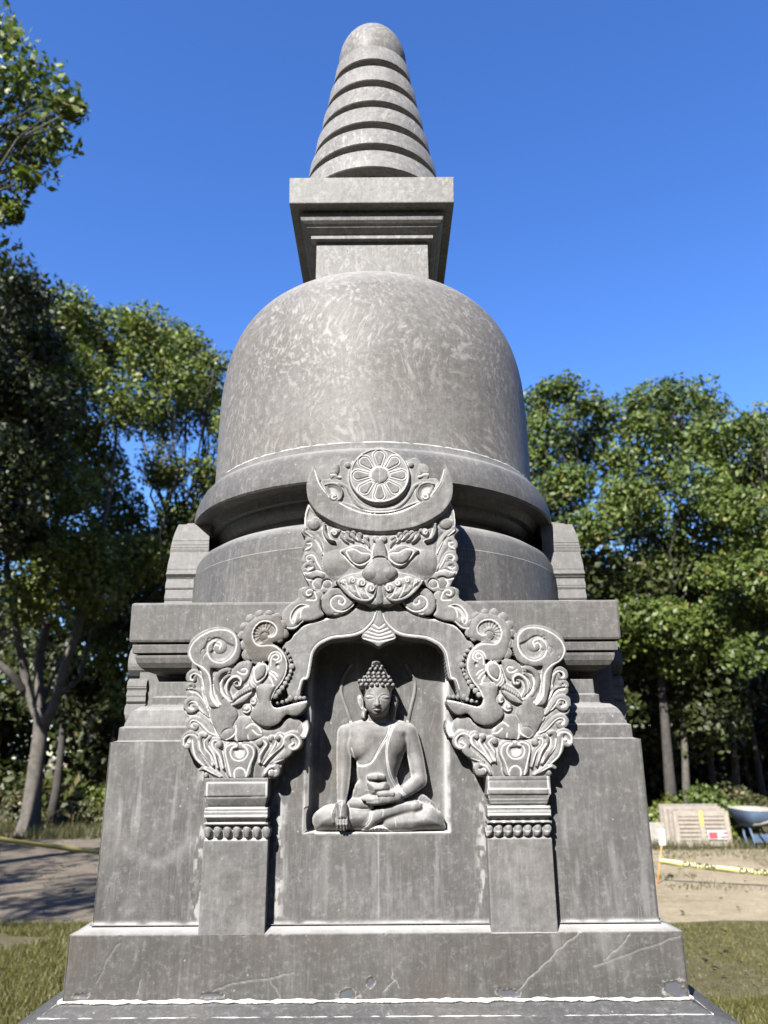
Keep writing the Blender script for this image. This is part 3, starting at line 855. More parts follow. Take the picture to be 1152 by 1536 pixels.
    r.G('A1', [(440, 1440), (385, 1200), (350, 1040)], .0012, .003, .9)
    # mane curls beside the ear
    r.SK('A1', [(650, 1300), (575, 1160), (562, 1060), (592, 985), (650, 930), (735, 905), (775, 935), (740, 965)], [30, 46, 46, 44, 40, 36, 30, 24], .060, .011)
    r.SK('A1', [(770, 1360), (665, 1240), (640, 1130), (665, 1050), (735, 990), (780, 985)], [24, 34, 32, 30, 26, 20], .056, .010)
    r.P('A1', [(770, 930), (830, 850), (900, 790), (1010, 770), (1080, 800), (1060, 900), (1020, 1010), (960, 1080), (900, 1040), (830, 1010), (790, 1010)], .056, .012, .010)
    r.SK('A1', [(770, 1320), (715, 1210), (728, 1100), (785, 1030), (860, 1008), (915, 1055), (905, 1125), (855, 1145), (820, 1105), (850, 1080)], [22, 30, 30, 28, 28, 26, 24, 20, 18, 15], .060, .010)
    r.G('A1', [(865, 925), (915, 955), (975, 960), (1005, 915), (975, 880), (930, 895)], .0013, .004, .95)
    r.G('A1', [(740, 1340), (660, 1240), (625, 1130), (645, 1040)], .0013, .004, .9); r.G('A1', [(735, 1300), (705, 1200), (720, 1090), (780, 1018), (860, 995), (920, 1050), (905, 1130)], .0011, .003, .95)
    r.G('A1', [(600, 1400), (540, 1280), (515, 1120), (520, 1010)], .0018, .005, .7)
    r.G('A1', [(790, 1340), (720, 1300), (640, 1210), (610, 1110), (625, 1030)], .0011, .003, .9)
    # head: upper jaw and trunk
    r.label = LH
    for (x, y, q) in ((150, 640, 75), (110, 500, 60), (150, 380, 70), (240, 265, 75), (370, 205, 75), (500, 205, 70), (620, 250, 75), (695, 350, 70), (720, 480, 72), (660, 550, 60), (200, 780, 90), (330, 830, 90)):
        r.DC('A2', (x, y), q, .057, .014, keep=True)
    r.P('A2', [(520, 1450), (600, 1310), (690, 1190), (755, 1060), (772, 940), (762, 830), (715, 735), (640, 660), (560, 615), (620, 590), (715, 555), (735, 480), (715, 360), (660, 270), (580, 215), (470, 208), (340, 235), (220, 320), (140, 435), (125, 560), (165, 690), (190, 790), (260, 870), (400, 890), (500, 880), (480, 1000), (500, 1090), (420, 1200), (370, 1290), (350, 1400), (340, 1450)], .060, .014, .012)
    r.P('A4', [(340, -30), (600, -30), (560, 80), (535, 180), (560, 270), (620, 300), (720, 280), (860, 240), (1000, 205), (1062, 202), (1045, 290), (960, 390), (860, 432), (780, 400), (720, 445), (650, 530), (540, 578), (420, 572), (310, 510), (240, 430), (262, 330), (340, 230), (330, 130)], .066, .018, .016)
    r.HOLLOW('A2', [(275, 480), (300, 400), (380, 325), (480, 305), (570, 340), (618, 410), (600, 490), (530, 525), (490, 510), (480, 455), (430, 430), (395, 480), (405, 550), (450, 600), (360, 645), (290, 590)], .010, .005)
    for k in range(9):
        a = pi * (.30 + .115 * k) ; cx, cy = 440, 480
        r.G('A2', [(cx + 70 * cos(a), cy - 70 * sin(a)), (cx + 165 * cos(a), cy - 165 * sin(a))], .0012, -.0035, 0)
    r.DC('A2', (445, 520), 62, .059, .009)
    r.G('A2', [(490, 510), (540, 525), (600, 490), (622, 410), (570, 330), (480, 293), (380, 308), (300, 388), (266, 490), (298, 600), (370, 652), (500, 645), (590, 660), (690, 740), (745, 850), (758, 950), (738, 1060), (680, 1175), (600, 1275), (550, 1370), (530, 1450)], .0013, .0032, .8)
    # flared eyebrow loop on the snout
    r.G('A2', [(500, 1020), (493, 880), (530, 775), (600, 737), (670, 770), (685, 850), (620, 892)], .0012, .003, .95)
    r.G('A2', [(530, 940), (545, 820), (610, 775), (650, 815), (615, 855), (570, 840)], .0012, .003, .95)
    r.HOLLOW('A2', [(600, 930), (640, 905), (670, 935), (650, 980), (610, 975)], .008, .003)
    for p in ([(545, 1015), (600, 1045), (632, 1085)], [(515, 1040), (575, 1085), (612, 1140)], [(508, 1095), (545, 1150), (565, 1225)]):
        r.G('A2', p, .0014, .003, .95)
    r.G('A4', [(575, 60), (532, 180), (555, 275), (625, 303), (760, 272), (900, 238), (1050, 212)], .0013, .003, .95)
    r.G('A4', [(700, 470), (800, 425), (900, 430)], .0012, .002, .2)
    # teeth
    for (x, y, q) in ((715, 685, 24), (765, 745, 28), (797, 805, 28), (818, 865, 27), (832, 950, 44), (818, 1025, 30), (797, 1085, 30), (767, 1130, 34), (737, 1195, 37), (692, 1260, 40), (642, 1320, 42), (592, 1380, 42)):
        r.DC('A2', (x, y), q, .052, .012, keep=True)
    for (x, y, q) in ((630, 232, 22), (700, 220, 30), (765, 198, 32), (815, 165, 44), (900, 168, 34), (960, 160, 32), (1015, 158, 30)):
        r.DC('A4', (x, y), q, .058, .012, keep=True)
    # ear
    r.P('A1', [(785, 1400), (815, 1300), (900, 1200), (1020, 1130), (1090, 1125), (1090, 1230), (1045, 1310), (980, 1370), (880, 1415), (805, 1425)], .066, .012, .010)
    r.G('A1', [(800, 1395), (900, 1315), (1000, 1255), (1060, 1225)], .0026, .010, 0)
    for k in range(7):
        r.G('A1', [(850 + k * 32, 1290 - k * 20), (862 + k * 30, 1320 - k * 18)], .0009, .002, .7)
    r.DC('A4', (295, 205), 62, .062, .012); r.G('A4', [(235, 215), (285, 235), (310, 195), (290, 170)], .0013, .003, .95)
    r.DC('A4', (185, 315), 72, .060, .013); r.G('A4', [(130, 345), (190, 360), (235, 315), (200, 270), (165, 295)], .0014, .004, .95); r.HOLLOW('A4', [(165, 290), (200, 280), (205, 310), (175, 325)], .006, .003)
    # eye
    r.P('A2', [(215, 1190), (240, 1080), (270, 1000), (340, 915), (430, 890), (490, 940), (497, 1030), (460, 1120), (390, 1200), (310, 1275), (240, 1260)], .066, .014, .012)
    for p in ([(262, 1090), (280, 1180), (345, 1250)], [(240, 1150), (265, 1220), (320, 1272)]): r.G('A2', p, .0011, .002, .8)
    r.label = LE
    r.P('A2', [(305, 1120), (303, 1030), (332, 962), (400, 925), (455, 945), (465, 1010), (438, 1085), (375, 1140), (330, 1155)], .071, .012, .008)
    r.label = LH
    r.G('A2', [(330, 1168), (298, 1090), (296, 1020), (330, 950), (400, 912), (465, 935), (475, 1012), (445, 1095), (375, 1155)], .0014, .004, .95, True)
    # leaf capital
    r.label = LC
    r.P('P', [(291, 1103), (310, 1104), (333, 1110), (345, 1113), (372, 1112), (385, 1108), (400, 1105), (420, 1100), (440, 1098), (448, 1103), (451, 1115), (446, 1125), (434, 1128), (432, 1135), (424, 1143), (421, 1150), (419, 1160), (412, 1166), (404, 1169), (307, 1169), (306, 1162), (303, 1157), (307, 1152), (297, 1143), (290, 1133), (285, 1124), (277, 1122), (272, 1112), (275, 1103), (283, 1097)], .044, .010, .010, n=3, slope=.12)
    for fr, curls in (('A3', (([(420, 1170), (300, 1030), (240, 900), (250, 770), (200, 680), (120, 700), (78, 790), (105, 860), (165, 862), (190, 820), (155, 800)], [26, 52, 60, 58, 46, 44, 42, 40, 36, 30, 24]),
                              ([(510, 1140), (400, 980), (330, 880), (312, 770), (340, 695), (400, 705)], [18, 38, 40, 38, 36, 34]),
                              ([(580, 1170), (520, 960), (440, 850), (425, 775), (470, 735)], [18, 34, 34, 32, 28]),
                              ([(660, 1180), (600, 960), (520, 860), (508, 785), (565, 760), (612, 810), (600, 860)], [20, 40, 42, 40, 38, 38, 40]),
                              ([(620, 1305), (490, 1225), (390, 1175), (318, 1200)], [14, 30, 32, 26]))),
                      ('A4', (([(540, 1110), (700, 1010), (795, 910), (765, 780), (800, 700), (880, 685), (942, 760), (932, 850), (865, 895), (820, 855), (858, 830)], [26, 52, 60, 58, 46, 44, 42, 40, 36, 30, 24]),
                              ([(430, 1120), (560, 950), (690, 830), (702, 735), (655, 690), (620, 735)], [16, 36, 38, 36, 34, 32]),
                              ([(405, 1100), (500, 960), (585, 840), (550, 745)], [16, 32, 32, 36]),
                              ([(365, 1100), (400, 940), (465, 830), (435, 765), (375, 790)], [18, 38, 40, 38, 42]),
                              ([(430, 1290), (490, 1195), (565, 1140), (625, 1185), (612, 1262), (545, 1262)], [20, 36, 42, 42, 40, 38])))):
        for p, w in curls:
            r.SK(fr, p, w, .056, .013, flat=.1)
    r.DC('A3', (605, 835), 50, .062, .012); r.DC('A3', (400, 1280), 40, .050, .010)
    r.DC('A4', (375, 810), 50, .062, .012); r.DC('A4', (540, 745), 44, .060, .012); r.DC('A4', (632, 735), 40, .060, .010); r.DC('A4', (545, 1250), 52, .058, .012)
    for f_, p in (('A3', [(490, 1140), (380, 990), (322, 890), (308, 780)]), ('A3', [(500, 1110), (460, 980), (385, 880), (380, 780), (430, 725)]), ('A3', [(570, 1170), (530, 990), (450, 850)]), ('A3', [(650, 1165), (600, 980), (505, 860), (505, 780), (565, 765)]),
                  ('A3', [(410, 1160), (270, 1020), (225, 880), (215, 760)]), ('A3', [(85, 830), (90, 740), (160, 685), (240, 690), (275, 730)]), ('A3', [(600, 1300), (480, 1225), (380, 1170)]), ('A3', [(110, 850), (125, 800), (170, 795)]),
                  ('A4', [(365, 1080), (365, 990), (430, 880), (465, 820), (420, 765)]), ('A4', [(400, 1130), (480, 1010), (590, 830), (600, 760)]), ('A4', [(405, 1140), (520, 1000), (690, 850), (712, 740), (660, 690)]), ('A4', [(720, 740), (780, 690), (860, 685), (940, 760), (925, 850), (850, 890), (795, 850), (840, 815)]),
                  ('A4', [(440, 1240), (500, 1160), (580, 1130)]), ('A4', [(570, 1090), (640, 1068), (720, 1040)]), ('A4', [(500, 1260), (520, 1200), (580, 1190), (610, 1210)]), ('A4', [(385, 1060), (440, 940), (520, 840)])):
        r.G(f_, p, .0013, .0032, .95)
    # central cartouche
    r.P('A3', [(735, 1306), (690, 1100), (665, 950), (682, 860), (760, 795), (860, 800), (900, 828), (960, 790), (1060, 805), (1132, 880), (1140, 960), (1085, 1120), (1030, 1306)], .060, .007, .006, n=3, slope=.1)
    r.DC('A3', (842, 850), 52, .066, .010)
    for p in ([(770, 1306), (722, 1090), (692, 940), (712, 862), (790, 820), (860, 835)], [(980, 1306), (1040, 1120), (1098, 980), (1088, 885), (1020, 832), (940, 832)], [(820, 1306), (820, 1220), (860, 1172), (910, 1162), (960, 1190), (982, 1240)],
              [(860, 850), (790, 880), (765, 950), (800, 1030), (880, 1062), (960, 1040), (1018, 960), (1000, 880), (950, 845)]):
        r.G('A3', p, .0013, .003, .95)
    r.HOLLOW('A3', [(800, 900), (860, 880), (930, 880), (980, 900), (985, 960), (950, 1020), (890, 1040), (830, 1015), (795, 960)], .008, .005, .6)
    # weather
    r.S = np.clip((vnoise(r.X, r.Z, .07, 91, 4) - .55) * 1.5, 0, .35)
    if not mir:
        c = on_plane(405, 960, r.Y); q = np.hypot((r.X - c[0]) / .060, (r.Z - c[2]) / .062) + (vnoise(r.X, r.Z, .04, 92) - .5) * .5
        r.S = np.maximum(r.S, np.clip((1.05 - q) * 2.4, 0, .85))
    r.finish(.0004, .75, .0035, 93 + mir, comp=(.034, .54), haze=.22)
    if mir:
        r.X = 2 * MXC - r.X[:, ::-1]
        for a in 'HDSL': setattr(r, a, getattr(r, a)[:, ::-1])
        r.x = r.X[0]
    r.main = LB
    o = r.build({LB: 'makara', LH: 'makara_head', LC: 'leaf_capital', LE: 'makara_eye'}, CV, stupa, back=.02)
    return o['main']
torana += [make_makara(0), make_makara(1)]
# monster mask over the arch: left half traced, mirrored
def make_mask():
    W0 = .513
    r = Relief(-.172, .196, 1.93, 2.312, .00095, W0, .588)
    c = on_plane(569.3, 712, r.Y)
    r.mx = c[0]
    L = dict(face=0, crest=1, medal=2, eye=3, nose=4, mous=5)
    def both(fn):
        for k in (False, True):
            r.mirrored = k; fn()
        r.mirrored = False
    B = .062                                   # base plate proud of W0
    r.label = L['face']
    both(lambda: r.P('M1', [(1120, 60), (960, 70), (850, 120), (760, 190), (700, 170), (650, 150), (590, 160), (540, 235), (480, 255), (440, 330), (440, 420), (330, 440), (320, 560), (400, 680), (560, 760), (1120, 900)], B + .026, .006, .006))
    # outline of head with its curls
    def plate():
        r.P('M1', [(170, 745), (115, 850), (95, 960), (98, 1060), (110, 1152), (1120, 1152), (1120, 900), (600, 900), (350, 950)], B + .014, .006, .006, n=2)
        r.P('M3', [(105, -10), (110, 120), (100, 220), (90, 300), (85, 440), (85, 560), (92, 640), (140, 730), (190, 815), (330, 870), (450, 830), (560, 760), (700, 900), (860, 1000), (1120, 1035), (1120, -10)], B + .010, .005, .005, n=2)
        # ear
        r.P('M1', [(158, 748), (110, 850), (96, 960), (100, 1050), (170, 1110), (300, 1090), (360, 960), (270, 880)], B + .012, .008, .008)
        r.HOLLOW('M1', [(165, 790), (128, 880), (118, 970), (160, 985), (240, 940), (300, 950), (260, 890), (200, 830)], .006, .004, .2)
        r.DC('M1', (225, 1030), 85, B + .020, .012, rz=70)
        r.G('M1', [(160, 760), (120, 860), (108, 960), (106, 1040)], .0013, .003, .9)
        # side curls
        r.SK('M3', [(360, 400), (330, 300), (270, 180), (190, 95), (120, 55), (115, 20)], [20, 30, 34, 34, 30, 24], B + .018, .010)
        r.SK('M3', [(330, 480), (290, 360), (230, 250), (200, 180), (150, 165), (105, 215), (105, 270), (150, 280), (170, 235), (135, 222)], [18, 40, 48, 42, 36, 36, 34, 30, 26, 22], B + .014, .010)
        r.SK('M3', [(370, 590), (290, 500), (235, 400), (180, 360), (115, 380), (100, 440), (150, 470), (205, 450), (200, 410), (160, 410)], [16, 34, 38, 38, 36, 36, 32, 28, 24, 20], B + .015, .010)
        r.SK('M3', [(330, 640), (210, 640), (120, 610), (92, 540), (130, 490), (195, 495), (215, 545), (165, 565)], [45, 50, 42, 36, 32, 32, 30, 26], B + .016, .011)
        r.DC('M3', (275, 745), 88, B + .012, .012); r.DC('M3', (400, 750), 70, B + .008, .012)
        for p in ([(350, 350), (310, 270), (240, 160), (150, 80), (115, 50)], [(340, 590), (270, 470), (225, 380), (165, 365), (120, 400), (140, 450)], [(370, 605), (300, 580), (220, 570), (150, 610), (110, 600)], [(110, 290), (180, 250), (190, 205), (140, 205)],
                  [(90, 600), (120, 680), (200, 695), (225, 690)], [(110, 540), (160, 560), (205, 530)], [(330, 800), (350, 720), (410, 690), (460, 730)], [(230, 800), (205, 740), (240, 690)]):
            r.G('M3', p, .0013, .0035, .9)
    both(plate)
    # face
    r.P('M3', [(350, -20), (335, 150), (345, 330), (330, 440), (345, 560), (400, 640), (470, 690), (560, 740), (660, 880), (780, 970), (900, 1015), (1000, 1035), (1105, 1040)] +
        [(2210 - x, y) for x, y in [(1000, 1035), (900, 1015), (780, 970), (660, 880), (560, 740), (470, 690), (400, 640), (345, 560), (330, 440), (345, 330), (335, 150), (350, -20)]], B + .014, .012, .010, n=2)
    X0 = r.mx
    zc = on_plane(569, 850, r.Y)[2]
    m = (r.L == 0) & (r.H > B + .003)
    bulge = .012 * np.clip(1 - ((r.X - X0) / .10) ** 2, 0, 1) * np.clip(1 - ((r.Z - zc) / .13) ** 2, 0, 1)
    r.H[m] += bulge[m]
    both(lambda: (r.BUMP('M3', (520, 480), 200, 180, .012), r.BUMP('M3', (800, 400), 230, 170, .006)))
    chin = [(545, 742), (640, 880), (750, 975), (860, 1022), (980, 1044), (1105, 1050)]
    r.P('M3', chin + [(2210 - x, y) for x, y in chin[-2::-1]] + [(1500, 640), (1105, 600), (710, 640)], B + .034, .012, .010, n=3)
    # brows, lids
    def brow():
        for (x, y, q) in ((612, 108, 36), (680, 98, 42), (755, 95, 42), (838, 118, 42), (925, 165, 38), (1052, 172, 44)):
            r.DC('M3', (x, y), q, B + .036, .010)
        for p in ([(600, 120), (640, 180), (685, 218)], [(660, 120), (700, 170), (755, 200)], [(735, 115), (780, 160), (822, 192)], [(815, 135), (850, 185), (885, 218)], [(900, 190), (950, 230), (965, 280)]):
            r.SK('M3', p, [30, 22, 8], B + .033, .008); r.G('M3', [(x - 26, y + 10) for x, y in p], .0012, .003, .9)
        r.SK('M3', [(365, -20), (375, 80), (425, 165), (505, 195)], [20, 24, 22, 12], B + .034, .009)
        r.G('M3', [(400, -20), (412, 70), (455, 150), (520, 180)], .0014, .004, .9); r.G('M3', [(340, -20), (345, 90), (400, 185), (470, 205)], .0013, .004, .9)
        r.DC('M3', (505, 75), 50, B + .030, .010); r.G('M3', [(465, 60), (500, 50), (525, 85), (500, 105), (485, 85)], .0012, .003, .9)
        r.DC('M3', (560, 60), 30, B + .030, .008)
        r.P('M3', [(585, 330), (680, 288), (800, 258), (905, 288), (975, 338), (1008, 415), (975, 485), (880, 540), (795, 528), (715, 465), (640, 385)], B + .040, .012, .008)
    both(brow)
    r.label = L['eye']
    def eyes():
        r.label = 6 if r.mirrored else 3
        (r.P('M3', [(675, 340), (740, 318), (800, 335), (860, 368), (960, 378), (972, 430), (900, 485), (820, 503), (750, 465), (700, 395)], B + .046, .014, .010),
                  r.G('M3', [(665, 335), (740, 308), (800, 325), (860, 358), (965, 370), (985, 425), (905, 498), (820, 515), (740, 472), (690, 400)], .0013, .0035, .95, True))
    both(eyes)
    r.label = L['face']
    both(lambda: r.G('M3', [(590, 340), (650, 420), (720, 490), (790, 535), (880, 545), (980, 490), (1012, 420)], .0013, .003, .9))
    both(lambda: r.G('M3', [(590, 325), (680, 280), (800, 250), (905, 280), (985, 335)], .0013, .002, .8))
    # nose
    r.label = L['nose']
    r.SK('M3', [(1105, 215), (1105, 330), (1105, 480)], [45, 85, 110], B + .052, .014)
    nose = [(875, 655), (880, 590), (960, 500), (1030, 430), (1105, 418)]
    nose2 = [(1105, 800), (1010, 770), (930, 725)]
    r.P('M3', nose + [(2210 - x, y) for x, y in nose[-2::-1]] + [(2210 - x, y) for x, y in nose2[::-1]] + nose2[1:], B + .046, .022, .014, crown=.009)
    both(lambda: r.BUMP('M3', (960, 640), 100, 95, .006))
    # moustache and lip
    r.label = L['face']
    both(lambda: r.SK('M3', [(535, 735), (640, 862), (750, 952), (860, 992), (970, 988), (1042, 900), (1062, 800)], [14, 18, 18, 18, 18, 16, 14], B + .044, .008))
    r.label = L['mous']
    def mous():
        r.label = 7 if r.mirrored else 5
        r.P('M3', [(560, 738), (640, 712), (720, 682), (800, 700), (900, 730), (1020, 770), (1042, 850), (1010, 940), (930, 975), (840, 960), (740, 900), (640, 810)], B + .044, .018, .012)
        for (x, y, q, g) in ((630, 745, 36, .046), (740, 725, 48, .050), (865, 760, 58, .052), (985, 830, 62, .053)):
            r.DC('M3', (x, y), q, B + g, .009)
            r.G('M3', [(x - q * .8, y + q * .5), (x - q * .75, y - q * .4), (x, y - q * .8), (x + q * .7, y - q * .2), (x + q * .4, y + q * .5), (x - q * .1, y + q * .3), (x, y - q * .2)], .0011, .003, .85)
        for p in ([(600, 770), (650, 810), (670, 830)], [(660, 760), (690, 850), (760, 915)], [(785, 790), (820, 890), (870, 965)], [(910, 830), (940, 910), (990, 955)]):
            r.G('M3', p, .0013, .0035, .9)
        for dx in (0, 22, 44, 66):
            for (x, y) in ((700, 800), (830, 830), (950, 880)):
                r.G('M3', [(x + dx * .5 - 10, y - 10), (x + dx * .9, y + 45), (x + dx * 1.3 + 20, y + 75)], .0008, .0018, .55)
    both(mous)
    r.label = L['face']
    r.SK('M3', [(1105, 790), (1105, 900), (1105, 1000)], [40, 45, 45], B + .040, .010, keep=True)
    # crest: crescent horns
    r.label = L['crest']
    cres = [(235, 272), (175, 370), (138, 500), (140, 640), (172, 760), (260, 880), (370, 960), (500, 1030), (650, 1088), (800, 1118), (960, 1140), (1105, 1148)]
    cin = [(1105, 905), (1000, 900), (850, 870), (700, 810), (560, 745), (450, 690), (400, 640), (320, 540), (262, 410)]
    r.P('M1', cres + [(2210 - x, y) for x, y in cres[-2::-1]] + [(2210 - x, y) for x, y in cin[::-1]] + cin[1:], B + .040, .006, .006, n=3)
    def horn():
        r.SK('M1', [(238, 280), (262, 400), (320, 535), (395, 640), (440, 680)], [8, 16, 18, 18, 14], B + .042, .006)
        r.G('M1', [(245, 330), (285, 470), (345, 575), (430, 680)], .0011, .0025, .9)
        r.G('M1', [(575, 765), (700, 832), (850, 888), (1000, 912), (1110, 916)], .0012, .0028, .95)
        r.P('M1', [(378, 520), (470, 498), (560, 528), (605, 605), (590, 690), (525, 735), (455, 715), (400, 640)], B + .034, .010, .010)
        r.HOLLOW('M1', [(400, 545), (470, 520), (545, 548), (580, 610), (560, 680), (520, 690), (500, 650), (440, 640)], .007, .006, .4)
        r.SK('M1', [(380, 520), (470, 503), (555, 530), (603, 605), (588, 690), (530, 733), (470, 728)], [10, 14, 16, 18, 18, 18, 16], B + .038, .008)
        r.DC('M1', (485, 688), 56, B + .044, .012)
        r.G('M1', [(540, 680), (500, 710), (470, 690), (490, 655), (520, 665)], .0012, .003, .95)
        r.SK('M1', [(560, 500), (640, 545), (715, 680), (825, 790), (960, 848), (1110, 862)], [18, 20, 20, 18, 18, 18], B + .034, .006, keep=True)
        r.SK('M1', [(570, 750), (690, 790), (840, 850), (980, 880), (1110, 885)], [14, 16, 16, 16, 16], B + .037, .008, keep=True)
        r.G('M1', [(640, 560), (705, 690), (815, 805), (950, 865), (1110, 878)], .0012, .003, .8)
        r.DC('M1', (685, 255), 40, B + .036, .012)
        r.P('M1', [(440, 380), (445, 300), (500, 245), (560, 250), (570, 330), (540, 390), (590, 400), (585, 440), (500, 430), (460, 440)], B + .034, .010, .010, keep=True)
        r.G('M1', [(450, 375), (520, 375), (585, 405)], .0014, .004, .8); r.G('M1', [(560, 440), (500, 420), (460, 440)], .0013, .003, .8)
    both(horn)
    # lotus medallion
    r.label = L['medal']
    r.mirrored = False
    Rm = 405.0 / 8.8615 / 1
    cx, cy = 569.3, 715.5
    cw = on_plane(cx, cy, r.Y)
    rz = (on_plane(cx, 676.5, r.Y)[2] - on_plane(cx, 760, r.Y)[2]) / 2
    rx = on_plane(cx + 45.6, cy, r.Y)[0] - cw[0]
    def disc(rad, top, rh, cxx=cw[0], czz=cw[2] , flat=.9):
        q = np.hypot((r.X - cxx) / (rx * rad), (r.Z - czz) / (rz * rad)); mm = q < 1
        qq = np.clip((q - flat) / (1 - flat), 0, 1)
        r.put((slice(None), slice(None)), mm, top - rh * (1 - np.sqrt(1 - qq ** 2)))
    disc(1.0, B + .048, .006)
    q = np.hypot((r.X - cw[0]) / rx, (r.Z - cw[2]) / rz)
    ang = np.arctan2((r.Z - cw[2]) / rz, (r.X - cw[0]) / rx)
    a8 = (ang + pi / 8) % (pi / 4) - pi / 8
    # petal: rounded box growing outwards
    px = q * np.cos(a8); py = np.abs(q * np.sin(a8))
    hw = np.clip(.115 + .30 * (px - .30), 0, .235)
    dd = np.minimum(hw - py, np.minimum(px - .30, .0))
    endd = .235 - np.hypot(np.maximum(px - .70, 0), py)            # round outer end
    pd = np.minimum(hw - py, np.where(px > .70, endd, 1)); pd = np.minimum(pd, px - .27)
    inm = (q < 1)
    rim = np.exp(-((q - .955) / .030) ** 2)
    r.H += np.where(inm, -.006 * np.clip((.93 - q) / .03, 0, 1), 0)             # sunk field
    ring = np.clip(1 - np.abs(pd - .030) / .030, 0, 1)
    r.H += np.where(inm & (pd > 0), .0045 * np.sqrt(ring), 0)
    core = np.clip((pd - .078) / .03, 0, 1)
    r.H += np.where(inm, .005 * np.sqrt(core), 0)
    gro = np.exp(-((pd - .068) / .016) ** 2) + np.exp(-((pd + .005) / .016) ** 2)
    r.D = np.where(inm, np.clip(gro * .9 * (q < .93), 0, 1), r.D)
    disc(.285, B + .052, .004, flat=.6)
    r.D = np.where(q < .26, 0, r.D); r.D = np.where(inm, np.maximum(r.D, np.exp(-((q - .30) / .022) ** 2)), r.D)
    r.D = np.where(q < .27, np.maximum(r.D, np.exp(-((r.X - cw[0]) / .0009) ** 2) * .45), r.D)
    r.D = np.where(q < 1, np.maximum(r.D, .8 * np.exp(-((q - .93) / .02) ** 2)), r.D)
    r.S = np.clip((vnoise(r.X, r.Z, .06, 101, 4) - .55) * 1.5, 0, .3)
    r.finish(.0004, .75, .0035, 103, comp=(B, .56), haze=.24)
    r.main = 0
    return r.build({0: 'monster_mask', 1: 'horned_crest', 2: 'lotus_medallion', 3: 'mask_eye', 6: 'mask_eye', 4: 'mask_nose', 5: 'moustache', 7: 'moustache'}, CV, stupa, back=.06)['main']
torana.append(make_mask())

# the same carving, cut shallower, on the two side faces
flat = {}
def shallow(me, ref, to, f):
    if me.name not in flat:
        m2 = me.copy(); n = len(m2.vertices); co = np.empty(n * 3, np.float32); m2.vertices.foreach_get('co', co); co = co.reshape(-1, 3)
        w = -co[:, 1]; z_ = co[:, 2]; lean = .035 * np.clip((z_ - 2.12) / .19, 0, 1) ** 1.4
        w2 = np.where(w > WW - .003 if ref < .58 else w > .53, to + (w - ref) * f - lean, w); co[:, 1] = -w2
        m2.vertices.foreach_set('co', co.ravel()); m2.update(); flat[me.name] = m2
    return flat[me.name]
for k in (1, 3):
    for o in torana:
        c = o.copy(); C.objects.link(c); c.parent = stupa; c.rotation_euler = (0, 0, k * pi / 2)
        args = (.590, .562, .25) if o.name.startswith('monster') else (.575, .562, .45)
        if not o.name.startswith('pilaster'): c.data = shallow(o.data, *args)
        for ch in list(o.children):
            d = ch.copy(); C.objects.link(d); d.parent = c
            if not o.name.startswith('pilaster'): d.data = shallow(ch.data, *args)

